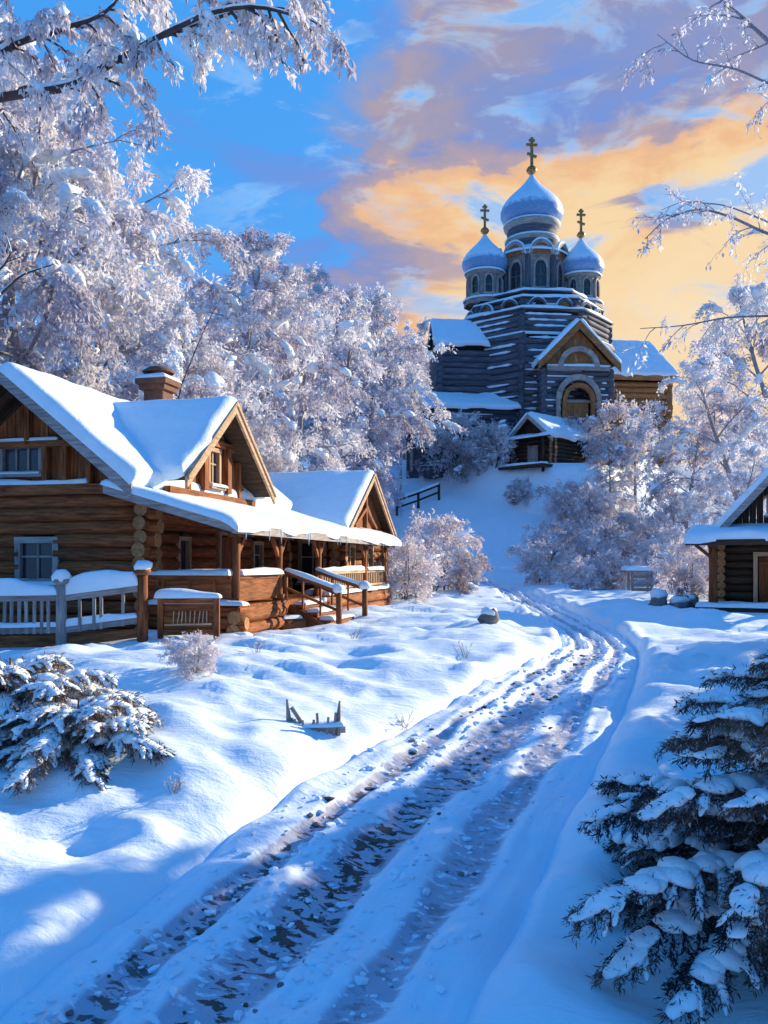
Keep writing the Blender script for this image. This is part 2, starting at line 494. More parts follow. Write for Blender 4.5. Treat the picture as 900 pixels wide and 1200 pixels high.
def m_road():
    m, nt, bs = nodes_of('road_snow')
    uv = N(nt, 'ShaderNodeUVMap').outputs[0]
    rut = N(nt, 'ShaderNodeAttribute', attribute_name='rut').outputs['Fac']
    a = noise(nt, mapping(nt, uv, (5.2, 2.4, 1), (0, 0, .35)), 2.0, 5, .6, .3)     # clods lying across the track
    b = noise(nt, mapping(nt, uv, (.28, .9, 1)), 1.4, 4, .55)                        # where the track is worn through
    c = noise(nt, mapping(nt, uv, (.5, 7, 1)), 1.6, 4, .6)                           # streaks along it
    w = math_(nt, 'MULTIPLY', rut, math_(nt, 'MULTIPLY_ADD', b, 1.5, -.05))
    k = math_(nt, 'ADD', math_(nt, 'MULTIPLY', w, .42), math_(nt, 'MULTIPLY_ADD', a, 1.7, -.74))
    slush = math_(nt, 'SMOOTHSTEP', 0.10, 0.28, k) if False else None
    def sm(v, lo, hi):
        n = N(nt, 'ShaderNodeMapRange', interpolation_type='SMOOTHSTEP'); n.inputs['From Min'].default_value = lo; n.inputs['From Max'].default_value = hi
        nt.links.new(v, n.inputs['Value']); return n.outputs[0]
    rr = sm(rut, .12, .5); rd = sm(rut, .45, .95)
    f1 = math_(nt, 'MULTIPLY', sm(k, .04, .22), rr)
    f2 = math_(nt, 'MULTIPLY', sm(k, .40, .47), rd)
    sn = ramp(nt, c, [(.3, (.66, .76, .90)), (.65, (.74, .83, .93))])
    col = mixc(nt, f1, sn, (.40, .41, .52))
    dirt = ramp(nt, a, [(.42, (.030, .024, .028)), (.75, (.13, .085, .07))])
    col = mixc(nt, f2, col, dirt)
    nt.links.new(col, bs.inputs['Base Color'])
    bs.inputs['Roughness'].default_value = .6; bs.inputs['Specular IOR Level'].default_value = .3
    p = bump(nt, bs, a, .5, .04)
    p = bump(nt, bs, c, .12, .02, p)
    bump(nt, bs, noise(nt, uv, 40, 4, .65), .3, .012, p)
    return m
M['ground'] = m_ground(); M['road'] = m_road()

def road_surface(x, y):
    X, Y, Z, ys = _RG
    i = int(np.clip(np.searchsorted(ys, y), 8, len(ys) - 9)); sl = slice(max(0, i - 30), i + 30)
    d = (X[sl] - x) ** 2 + (Y[sl] - y) ** 2; k = np.unravel_index(np.argmin(d), d.shape)
    return Z[sl][k]

def build_clods():
    """broken lumps of packed snow and frozen mud thrown about the wheel tracks"""
    rng = np.random.RandomState(12)
    V0, F0 = ICO1; Vs = []; rn = []
    for k in range(1500):
        y = 4.3 + 13 * rng.random() ** 1.7
        off, hw, dep, drt = RUTS[rng.choice(3, p=[.28, .46, .26])]
        inside = rng.random() < .5
        t = off + (rng.uniform(-hw, hw) if inside else rng.choice([-1, 1]) * (hw * 1.1 + abs(rng.normal(0, .16))))
        if abs(t) > RW - .15: continue
        dx = float(road_x(y + .2) - road_x(y - .2)) / .4; L = math.sqrt(1 + dx * dx); w = float(road_w(y))
        x = float(road_x(y)) + t * w / L; yy = y - t * w * dx / L
        s = .012 + .035 * rng.random() ** 2.2
        z = float(road_surface(x, yy))
        q = V0 * (1 + rng.normal(0, .22, (len(V0), 1))) * np.array([rng.uniform(.8, 1.8), rng.uniform(.7, 1.3), rng.uniform(.4, .8)]) * s
        a = rng.uniform(0, 6.28); c_, s_ = math.cos(a), math.sin(a)
        q = np.stack([q[:, 0] * c_ - q[:, 1] * s_, q[:, 0] * s_ + q[:, 1] * c_, q[:, 2]], 1)
        Vs.append(q + np.array([x, yy, z + s * .15])); rn.append(np.clip((.2 if inside and rng.random() < .32 * drt + .03 else .85) + rng.normal(0, .12), 0, 1))
    n = len(Vs); Fc = np.concatenate([F0 + len(V0) * i for i in range(n)])
    m, nt, bs = nodes_of('clod')
    at = N(nt, 'ShaderNodeAttribute', attribute_name='rnd').outputs['Fac']
    nt.links.new(ramp(nt, at, [(.1, (.05, .036, .034)), (.4, (.22, .19, .21)), (.7, (.62, .70, .82)), (1, (.74, .83, .93))]), bs.inputs['Base Color'])
    bs.inputs['Roughness'].default_value = .7
    o = raw_mesh('slush_clods', np.concatenate(Vs), Fc.ravel(), np.arange(0, len(Fc) * 3, 3), [m], rnd=np.repeat(rn, len(F0)), smooth=np.zeros(len(Fc), bool))
    tag(o, 'scattered clods of slush and frozen mud along the wheel tracks', 'clods', None, 'stuff')
# ------------------------------------------------------------------ buildings
def log_wall(mb, a, b, z0, z1, r=.145, holes=(), ext=.24, half=0.0, snow=None):
    """horizontal logs between plan points a and b; holes = (u0, u1, z0, z1) along the wall"""
    a = Vector((a[0], a[1], 0)); b = Vector((b[0], b[1], 0)); L = (b - a).length; d = (b - a) / L
    z = z0 + r * (1 + half); st = r * 1.86
    while z < z1 - r * .4:
        segs = [(-ext, L + ext)]
        for (h0, h1, q0, q1) in holes:
            if q0 - r * .5 < z < q1 + r * .5:
                ns = []
                for (s0, s1) in segs:
                    if h1 <= s0 or h0 >= s1: ns.append((s0, s1)); continue
                    if h0 > s0: ns.append((s0, h0))
                    if h1 < s1: ns.append((h1, s1))
                segs = ns
        for s0, s1 in segs:
            e0 = s0 - (mb.rng.uniform(0, .10) if s0 < 0 else 0); e1 = s1 + (mb.rng.uniform(0, .10) if s1 > L else 0)
            mb.log(a + d * e0 + Vector((0, 0, z)), a + d * e1 + Vector((0, 0, z)), r * mb.rng.uniform(.95, 1.05))
            if snow is not None and mb.rng.random() < snow and s1 - s0 > .5:
                nrm = Vector((d.y, -d.x, 0))
                u0 = s0 + mb.rng.random() * (s1 - s0) * .4; u1 = u0 + (s1 - u0) * mb.rng.uniform(.4, .95)
                o = nrm * r * .75 + Vector((0, 0, z + r * .72))
                mb.tube([a + d * u0 + o, a + d * (u0 + .1) + o, a + d * (u1 - .1) + o, a + d * u1 + o], [.01, r * .30, r * .30, .01], 6, 2)
        z += st

def gable_boards(mb, x0, x1, xa, z0, za, y, t, w=.17, mat=0, holes=(), slope0=None, axis='x'):
    """vertical boards filling a gable (x0..x1, apex xa, za); axis 'y' puts x along local y"""
    n = max(1, int((x1 - x0) / w)); w = (x1 - x0) / n
    def top(x):
        return z0 + .02 + (za - z0) * (1 - abs(x - xa) / ((x1 - xa) if x > xa else (xa - x0)))
    def P(u, v, z): return (u, v, z) if axis == 'x' else (v, u, z)
    for i in range(n):
        u0 = x0 + i * w + .006; u1 = x0 + (i + 1) * w - .006
        t0, t1 = max(z0 + .01, top(u0)), max(z0 + .01, top(u1))
        segs = [(z0, None)]
        for (h0, h1, q0, q1) in holes:
            if u1 > h0 and u0 < h1: segs = [(z0, q0), (q1, None)]
        j = mb.rng.uniform(0, .018)
        for s0, s1 in segs:
            a0 = t0 if s1 is None else min(s1, t0); a1 = t1 if s1 is None else min(s1, t1)
            if max(a0, a1) <= s0 + .02: continue
            p = [P(u0, y - j, s0), P(u1, y - j, s0), P(u1, y + t, s0), P(u0, y + t, s0), P(u0, y - j, max(a0, s0 + .01)), P(u1, y - j, max(a1, s0 + .01)), P(u1, y + t, max(a1, s0 + .01)), P(u0, y + t, max(a0, s0 + .01))]
            mb.hexa(p, mat, (0, 4))

def window(parent, c, right, nrm, w, h, mat_f='grey_wood', cross=(1, 1), sill_snow=True, fw=.10, seed=0):
    c = Vector(c); r = Vector(right).normalized(); n = Vector(nrm).normalized(); u = Vector((0, 0, 1))
    fr = MB(seed)
    d = .10
    def bar(a, b, ww, off=0.0, dd=d):
        fr.beam(a + n * off, b + n * off, dd, ww, 0, up=(b - a).normalized().cross(n))
    bar(c - r * (w / 2 + fw) + u * (h / 2 + fw / 2), c + r * (w / 2 + fw) + u * (h / 2 + fw / 2), fw, .012)
    bar(c - r * (w / 2 + fw) - u * (h / 2 + fw / 2), c + r * (w / 2 + fw) - u * (h / 2 + fw / 2), fw, .014)
    for sgn in (-1, 1):
        bar(c + r * sgn * (w / 2 + fw / 2) - u * h / 2, c + r * sgn * (w / 2 + fw / 2) + u * h / 2, fw)
    for i in range(cross[0]):
        x = -w / 2 + w * (i + 1) / (cross[0] + 1)
        bar(c + r * x - u * h / 2, c + r * x + u * h / 2, .04, -.03, .04)
    for i in range(cross[1]):
        z = -h / 2 + h * (i + 1) / (cross[1] + 1) + h * .12
        bar(c - r * w / 2 + u * z, c + r * w / 2 + u * z, .035, -.031, .036)
    f = fr.build('window', M[mat_f], parent)
    g = MB(seed + 1)
    g.plate([c - r * (w / 2 + .02) - u * (h / 2 + .02) - n * .05, c + r * (w / 2 + .02) - u * (h / 2 + .02) - n * .05,
             c + r * (w / 2 + .02) + u * (h / 2 + .02) - n * .05, c - r * (w / 2 + .02) + u * (h / 2 + .02) - n * .05], -n * .02)
    g.build('pane', M['glass'], f)
    s = MB(seed + 2)
    zc = -h / 2 - fw - .03
    s.beam(c - r * (w / 2 + fw + .05) + u * zc + n * .05, c + r * (w / 2 + fw + .05) + u * zc + n * .05, .2, .05, 0)
    if sill_snow:
        a = c - r * (w / 2 + fw + .02) + u * (zc + .026) + n * .0; b = c + r * (w / 2 + fw + .02) + u * (zc + .026) + n * .0
        s.slab(a + n * .13, b + n * .13, b - n * .0, a - n * .0, .07, 1, .05, .01, .1)
    s.build('sill', [M[mat_f], M['snow']], f)
    return f

def roof_plane(parent, a, b, c, d, t=.10, snow=.24, over=.07, seed=0, droop=.05, mat='dark_wood', name='roof'):
    """a-b eave, c-d ridge; boards below, a snow pad above"""
    mb = MB(seed)
    n = (Vector(b) - Vector(a)).cross(Vector(d) - Vector(a)).normalized()
    if n.z < 0: n = -n
    mb.plate([a, b, c, d], -n * t)
    o = mb.build(name, M[mat], parent)
    if snow:
        s = MB(seed + 5)
        s.slab(a, b, c, d, snow, 0, .17, over, .16, .25, droop)
        s.build('roof_snow', M['snow'], o)
    return o

def build_cabin():
    z0 = 1.25
    root = thing('log_cabin', 'brown log cabin with snowy gables, brick chimney and a long columned porch', 'cabin', (-4.73, 17.0, z0), rad(-14))
    AX, AZ, SL = -2.6, 5.30, .80            # apex of the main gable
    # --- log walls
    w = MB(11)
    log_wall(w, (-5.2, 0), (0, 0), -.3, 3.0, holes=((2.37, 3.17, 1.22, 1.98),))
    w.build('wall', [M['log'], M['log_end'], M['snow']], root)
    w = MB(12)
    log_wall(w, (0, 0), (0, 7.4), -.3, 3.0, half=.5, holes=((1.15, 1.6, 1.3, 2.05), (3.1, 4.0, .70, 2.2), (5.2, 5.75, 1.3, 2.05)))
    w.build('wall', [M['log'], M['log_end'], M['snow']], root)
    w = MB(13)
    log_wall(w, (-5.2, 7.4), (-5.2, 0), -.3, 3.0, half=.5)
    log_wall(w, (0, 7.4), (-5.2, 7.4), -.3, 3.0)
    w.build('wall', [M['log'], M['log_end'], M['snow']], root)
    # dark core so that chinks and eaves stay closed
    k = MB(14); k.box((-2.6, 3.7, 1.4), (5.0, 7.2, 3.1)); k.build('dark_core', M['black'], root)
    # --- upper gable of the front
    g = MB(15)
    gable_boards(g, -5.15, -.05, AX, 3.12, AZ - .06, -.03, .10, .19, holes=((-3.3, -2.35, 3.42, 3.95),))
    g.beam((-5.55, -.12, 3.04), (.25, -.12, 3.04), .22, .2, 0)
    g.beam((AX, -.14, 3.98), (AX, -.14, AZ - .12), .12, .14, 0, up=(0, 1, 0))
    g.beam((-4.35, -.14, 3.98), (-.85, -.14, 3.98), .14, .12, 0)
    for x in (-4.0, -3.45, -2.2, -1.75, -1.2):
        g.beam((x, -.13, 3.14), (x, -.13, 3.92), .12, .13, 0, up=(0, 1, 0))
    g.build('gable', [M['board']], root)
    s = MB(16)
    s.slab((-5.4, -.24, 3.145), (-1.2, -.24, 3.145), (-1.2, -.05, 3.145), (-5.4, -.05, 3.145), .10, 0, .06, .02, .14, .9)
    s.slab((-4.3, -.22, 4.045), (-1.9, -.22, 4.045), (-1.9, -.06, 4.045), (-4.3, -.06, 4.045), .08, 0, .06, .02, .14, .9)
    s.build('ledge_snow', M['snow'], root)
    window(root, (-2.83, -.05, 3.685), (1, 0, 0), (0, -1, 0), .86, .46, 'grey_wood', (2, 0), True, .08, 21)
    window(root, (-2.43, -.09, 1.60), (1, 0, 0), (0, -1, 0), .76, .72, 'grey_wood', (1, 1), True, .13, 24)
    window(root, (.09, 1.375, 1.68), (0, 1, 0), (1, 0, 0), .40, .70, 'trim', (0, 0), True, .09, 27)
    window(root, (.09, 5.475, 1.68), (0, 1, 0), (1, 0, 0), .50, .70, 'trim', (0, 1), True, .09, 29)
    # --- door on the porch
    d = MB(31)
    for i in range(5): d.box((.10, 3.19 + i * .17, 1.44), (.06, .16, 1.46))
    dr = d.build('door', M['board'], root)
    d = MB(32)
    d.box((.13, 3.05, 1.46), (.12, .12, 1.6)); d.box((.13, 4.05, 1.46), (.12, .12, 1.6)); d.box((.135, 3.55, 2.28), (.13, 1.16, .14))
    d.build('door_frame', M['trim'], dr)
    d = MB(33); d.tube([(.14, 3.85, 1.4), (.19, 3.85, 1.4), (.19, 3.85, 1.55), (.14, 3.85, 1.55)], .012, 6); d.build('handle', M['gold'], dr)
    # --- main roof
    ye0, ye1 = -.95, 7.6
    zr = lambda x: AZ - SL * abs(x - AX)
    roof_plane(root, (.2, ye0, zr(.2)), (.2, ye1, zr(.2)), (AX, ye1, AZ), (AX, ye0, AZ), .12, .28, .08, 41)
    roof_plane(root, (-5.4, ye1, zr(-5.4)), (-5.4, ye0, zr(-5.4)), (AX, ye0, AZ), (AX, ye1, AZ), .12, .28, .08, 43)
    b = MB(45)
    for sg in (-1, 1):
        xe = AX + sg * 2.86
        b.beam((AX, ye0 - .03, AZ - .10), (xe, ye0 - .03, zr(xe) - .10), .07, .22, 0, up=(0, 1, 0)) if False else b.plate(
            [(AX, ye0 - .07, AZ + .03), (xe, ye0 - .07, zr(xe) + .03), (xe, ye0 - .07, zr(xe) - .24), (AX, ye0 - .07, AZ - .24)], (0, .06, 0))
    b.build('bargeboard', M['grey_wood'], root)
    b = MB(46)
    for y in (-.5, -.02): 
        for sg in (-1, 1):
            b.beam((AX, y, AZ - .2), (AX + sg * 2.7, y, zr(AX + 2.7) - .2), .1, .14, 0)
    b.build('rafter', M['dark_wood'], root)
    # --- cross gable above the porch
    Y1, Z1, x1 = 2.35, 5.12, .82
    hw = 2.3; ze = Z1 - .80 * hw
    roof_plane(root, (-.45, Y1 - hw, ze), (x1, Y1 - hw, ze), (x1, Y1, Z1), (-2.75, Y1, Z1), .11, .22, .06, 51)
    roof_plane(root, (x1, Y1 + hw, ze), (-.45, Y1 + hw, ze), (-2.75, Y1, Z1), (x1, Y1, Z1), .11, .22, .06, 53)
    g = MB(55)
    gable_boards(g, Y1 - 2.05, Y1 + 2.05, Y1, 3.05, Z1 - .15, .22, .1, .2, holes=((Y1 - .28, Y1 + .28, 3.3, 4.1),), axis='y')
    g.beam((.36, Y1 - 2.2, 3.0), (.36, Y1 + 2.2, 3.0), .16, .2, 0)
    g.beam((.37, Y1 - 1.0, 4.24), (.37, Y1 + 1.0, 4.24), .12, .14, 0)
    g.beam((.35, Y1 - 1.3, 3.1), (.35, Y1 - 1.3, 3.95), .12, .14, 0, up=(1, 0, 0))
    g.beam((.35, Y1 + 1.3, 3.1), (.35, Y1 + 1.3, 3.95), .12, .14, 0, up=(1, 0, 0))
    for sg in (-1, 1): g.beam((.36, Y1 + sg * .6, 3.15), (.36, Y1 + sg * .6, 4.2), .2, .22, 0, up=(1, 0, 0))
    g.build('gable', [M['board']], root)
    g = MB(551)
    for y in (Y1 - 1.8, Y1 + 1.8):
        g.box((-.05, y, 3.0), (.5, .35, .35))
    log_wall(g, (.14, Y1 - 2.1), (.14, Y1 + 2.1), 2.35, 3.0, ext=.1)
    g.build('wall', [M['log'], M['log_end'], M['snow']], root)
    window(root, (.33, Y1, 3.70), (0, 1, 0), (1, 0, 0), .46, .70, 'trim', (1, 1), True, .09, 57)
    b = MB(58)
    for sg in (-1, 1):
        ye = Y1 + sg * (hw + .06)
        b.plate([(x1 + .02, Y1, Z1 + .03), (x1 + .02, ye, ze - .02), (x1 + .02, ye, ze - .25), (x1 + .02, Y1, Z1 - .22)], (.06, 0, 0))
        b.plate([(x1 + .085, Y1, Z1 + .05), (x1 + .085, ye, ze), (x1 + .085, ye, ze - .09), (x1 + .085, Y1, Z1 - .05)], (.03, 0, 0))
    b.build('bargeboard', M['trim'], root)
    # --- wing at the far end
    Y2, Z2, hw2, xg = 11.0, 4.38, 2.9, 1.35
    ze2 = Z2 - .64 * hw2
    roof_plane(root, (-4.2, Y2 - hw2, ze2), (xg + .4, Y2 - hw2, ze2), (xg + .4, Y2, Z2), (-4.2, Y2, Z2), .11, .22, .06, 61)
    roof_plane(root, (xg + .4, Y2 + hw2, ze2), (-4.2, Y2 + hw2, ze2), (-4.2, Y2, Z2), (xg + .4, Y2, Z2), .11, .22, .06, 63)
    w = MB(65)
    y0, y1 = Y2 - 2.55, Y2 + 2.55
    log_wall(w, (-4, y0), (xg, y0), -.3, 2.55, holes=((4.28, 5.0, 1.05, 2.15),))
    log_wall(w, (xg, y0), (xg, y1), -.3, 2.55, half=.5, holes=((.9, 1.4, 1.25, 2.05), (3.0, 3.6, 1.25, 2.05)))
    log_wall(w, (xg, y1), (-4, y1), -.3, 2.55)
    w.build('wall', [M['log'], M['log_end'], M['snow']], root)
    k = MB(66); k.box(((xg - 4) / 2, Y2, 1.1), (xg + 3.8, 4.9, 2.7)); k.build('dark_core', M['black'], root)
    g = MB(67)
    gable_boards(g, y0 - .05, y1 + .05, Y2, 2.55, Z2 - .16, xg + .02, .1, .19, axis='y')
    g.beam((xg + .16, y0 - .1, 2.56), (xg + .16, y1 + .1, 2.56), .14, .18, 0)
    g.beam((xg + .15, Y2, 2.66), (xg + .15, Y2, Z2 - .3), .12, .16, 0, up=(1, 0, 0))
    for sg in (-1, 1): g.beam((xg + .16, Y2, 3.3), (xg + .16, Y2 + sg * 1.3, 2.7), .1, .14, 0, up=(1, 0, 0))
    g.build('gable', [M['board']], root)
    b = MB(68)
    for sg in (-1, 1):
        ye = Y2 + sg * (hw2 + .06)
        b.plate([(xg + .42, Y2, Z2 + .03), (xg + .42, ye, ze2 - .02), (xg + .42, ye, ze2 - .24), (xg + .42, Y2, Z2 - .2)], (.06, 0, 0))
        b.plate([(xg + .485, Y2, Z2 + .05), (xg + .485, ye, ze2), (xg + .485, ye, ze2 - .09), (xg + .485, Y2, Z2 - .05)], (.03, 0, 0))
    b.build('bargeboard', M['trim'], root)
    window(root, (.64, y0 - .10, 1.6), (1, 0, 0), (0, -1, 0), .68, 1.06, 'trim', (1, 1), True, .1, 71)
    window(root, (xg + .10, y0 + 1.15, 1.65), (0, 1, 0), (1, 0, 0), .46, .76, 'trim', (1, 1), True, .09, 74)
    window(root, (xg + .10, y0 + 3.3, 1.65), (0, 1, 0), (1, 0, 0), .56, .76, 'trim', (1, 1), True, .09, 77)
    # --- lean-to roof over the porch
    xo, zo, xi, zi = 2.28, 2.26, -.35, 3.02
    p = roof_plane(root, (xo, -.95, zo), (xo, 12.4, zo), (xi, 12.4, zi), (xi, -.95, zi), .09, .17, .07, 81, .07, name='porch_roof')
    b = MB(83)
    b.plate([(xi, -1.0, zi + .02), (xo + .02, -1.0, zo + .02), (xo + .02, -1.0, zo - .15), (xi, -1.0, zi - .15)], (0, .045, 0))
    b.beam((xo, -.96, zo - .08), (xo, 12.42, zo - .08), .05, .17, 0)
    b.build('fascia', M['grey_wood'], p)
    b = MB(84)
    y = -.6
    while y < 12.2:
        b.beam((xo - .06, y, zo - .15), (xi + .2, y, zi - .15), .08, .11, 0); y += .75
    b.beam((1.9, -.55, 2.22), (1.9, 12.2, 2.22), .15, .15, 1)
    b.build('porch_beam', [M['dark_wood'], M['board']], p)
    ic = []
    for k in range(22):
        rg = b.rng; y = -.8 + 12.9 * rg.random(); Lh = rg.uniform(.07, .30); q = MB(900 + k)
        q.tube([(xo + .03, y, zo - .02), (xo + .03, y + .004, zo - .02 - Lh * .5), (xo + .032, y, zo - .02 - Lh)], [.022, .013, .002], 6, 0)
        q.build('icicle', M['ice'], p)
    # --- porch posts
    for i, (y, h) in enumerate(((.05, 0), (2.35, 0), (5.1, 0), (9.5, 0), (12.0, 0))):
        q = MB(90 + i)
        q.tube([(1.9, y, .1), (1.9, y, .75), (1.9, y, 1.5), (1.9, y, 2.16)], [.095, .085, .08, .09], 10, 0, 0)
        q.box((1.9, y, 2.11), (.22, .3, .09)); q.box((1.9, y, .80), (.22, .22, .14))
        q.beam((1.9, y + .05, 1.72), (1.9, y + .42, 2.13), .07, .09, 0)
        if i: q.beam((1.9, y - .05, 1.72), (1.9, y - .42, 2.13), .07, .09, 0)
        q.build('porch_post', M['board'], root)
    # --- porch floor
    f = MB(100)
    x = .06
    for yy in np.arange(-.05, 12.2, .24): f.box((1.02, yy + .12, .70), (1.95, .225, .06))
    f.beam((2.0, -.05, .60), (2.0, 12.2, .60), .06, .16, 0)
    f.beam((.1, -.07, .60), (2.0, -.07, .60), .06, .16, 0)
    fl = f.build('porch_floor', M['board'], root)
    f = MB(101)
    for k in range(3):
        f.log((.0, -.02, -.12 + k * .25), (2.15, -.02, -.12 + k * .25), .13)
        f.log((1.95, -.2, .0 + k * .25), (1.95, 2.4, .0 + k * .25), .13)
        f.log((1.95, 4.9, .0 + k * .25), (1.95, 12.2, .0 + k * .25), .13)
    f.build('foundation', [M['log'], M['log_end']], root)
    s = MB(102)
    s.slab((.08, -.20, .735), (2.15, -.20, .735), (2.15, .06, .735), (.08, .06, .735), .13, 0, .1, .02, .12, .6)
    s.build('floor_snow', M['snow'], fl)
    s = MB(1021)
    s.slab((2.12, 5.2, .735), (2.12, 12.1, .735), (1.5, 12.1, .735), (1.5, 5.2, .735), .12, 0, .12, .03, .2, .6)
    s.build('floor_snow', M['snow'], fl)
    s = MB(1022)
    s.slab((.1, -.42, .12), (2.3, -.42, .12), (2.3, -.1, .12), (.1, -.1, .12), .13, 0, .1, .02, .12, .6)
    s.build('floor_snow', M['snow'], fl)
    # --- railings
    def railing(y0, y1, seed, panel=False):
        r = MB(seed)
        r.beam((1.9, y0, 1.30), (1.9, y1, 1.30), .10, .07, 0); r.beam((1.9, y0, .90), (1.9, y1, .90), .08, .06, 0)
        n = int((y1 - y0) / .2)
        for i in range(1, n):
            y = y0 + (y1 - y0) * i / n
            r.box((1.9, y, 1.10), (.045, .055, .36))
        o = r.build('porch_railing', M['trim'], root)
        s = MB(seed + 1); s.slab((1.97, y0, 1.34), (1.97, y1, 1.34), (1.83, y1, 1.34), (1.83, y0, 1.34), .11, 0, .06, .03, .14, .7); s.build('rail_snow', M['snow'], o)
    railing(5.2, 9.4, 110); railing(9.6, 11.9, 113)
    r = MB(116)
    r.box((.97, -.02, 1.02), (1.75, .06, .44)); r.beam((.06, -.03, 1.27), (1.86, -.03, 1.27), .16, .07, 0)
    for x in (.4, .97, 1.5): r.box((x, -.065, 1.02), (.05, .03, .44))
    o = r.build('porch_railing', M['board'], root)
    s = MB(117); s.slab((.08, -.13, 1.31), (1.84, -.13, 1.31), (1.84, .07, 1.31), (.08, .07, 1.31), .12, 0, .07, .02, .12, .8); s.build('rail_snow', M['snow'], o)
    r = MB(118)
    r.beam((1.9, .15, 1.27), (1.9, 2.25, 1.27), .1, .07, 0); r.box((1.9, 1.2, 1.02), (.05, 2.1, .44))
    o = r.build('porch_railing', M['board'], root)
    s = MB(119); s.slab((1.98, .15, 1.31), (1.98, 2.25, 1.31), (1.82, 2.25, 1.31), (1.82, .15, 1.31), .11, 0, .07, .02, .12, .8); s.build('rail_snow', M['snow'], o)
    # --- stairs
    t = MB(120)
    for i in range(4):
        t.box((2.2 + i * .3, 3.7, .58 - i * .17), (.33, 1.9, .06)); t.box((2.34 + i * .3, 3.7, .49 - i * .17), (.035, 1.86, .13))
    for y in (2.72, 4.68): t.beam((2.0, y, .52), (3.35, y, -.22), .07, .26, 0)
    st = t.build('stairs', M['board'], root)
    s = MB(121)
    for i in range(4): s.slab((2.36 + i * .3, 2.8, .612 - i * .17), (2.36 + i * .3, 4.6, .612 - i * .17), (2.08 + i * .3, 4.6, .612 - i * .17), (2.08 + i * .3, 2.8, .612 - i * .17), .07, 0, .08, .0, .14, .9)
    s.build('stair_snow', M['snow'], st)
    for y in (2.62, 4.78):
        r = MB(int(y * 50))
        r.tube([(3.2, y, -.35), (3.2, y, .95)], .07, 8, 0, 0); r.tube([(1.95, y, .7), (1.95, y, 1.35)], .06, 8, 0, 0)
        r.beam((1.95, y, 1.34), (3.25, y, .90), .08, .07, 0); r.beam((1.95, y, 1.0), (3.2, y, .5), .06, .06, 0)
        for k in (.33, .66): r.beam((1.95 + 1.25 * k, y, .35 - .4 * k + .3), (1.95 + 1.25 * k, y, 1.32 - .44 * k), .04, .05, 0, up=(0, 1, 0))
        o = r.build('stair_railing', M['board'], root)
        s = MB(int(y * 50) + 1)
        s.slab((1.95, y - .06, 1.38), (3.28, y - .06, .935), (3.28, y + .06, .935), (1.95, y + .06, 1.38), .09, 0, .05, .02, .12, .7)
        s.lump((3.2, y, 1.0), (.14, .14, .11)); s.build('rail_snow', M['snow'], o)
    # --- chimney
    c = MB(130)
    cx, cy = -2.35, 4.75
    c.box((cx, cy, 5.5), (.54, .54, 1.3)); c.box((cx, cy, 6.08), (.72, .72, .14)); c.box((cx, cy, 6.22), (.86, .86, .13)); 
    ch = c.build('chimney', M['brick'], root)
    c = MB(131)
    for sx in (-.22, .22):
        for sy in (-.22, .22): c.box((cx + sx, cy + sy, 6.38), (.08, .08, .2))
    c.lathe([(.40, 6.48), (.42, 6.52), (.26, 6.62), (.05, 6.68)], 12, (cx, cy, 0)); c.build('chimney_cap', M['brick'], ch)
    s = MB(132); s.slab((cx - .42, cy - .42, 6.288), (cx + .42, cy - .42, 6.288), (cx + .42, cy + .42, 6.288), (cx - .42, cy + .42, 6.288), .12, 0, .15, .02, .12, .4)
    s.build('chimney_snow', M['snow'], ch)
    return root

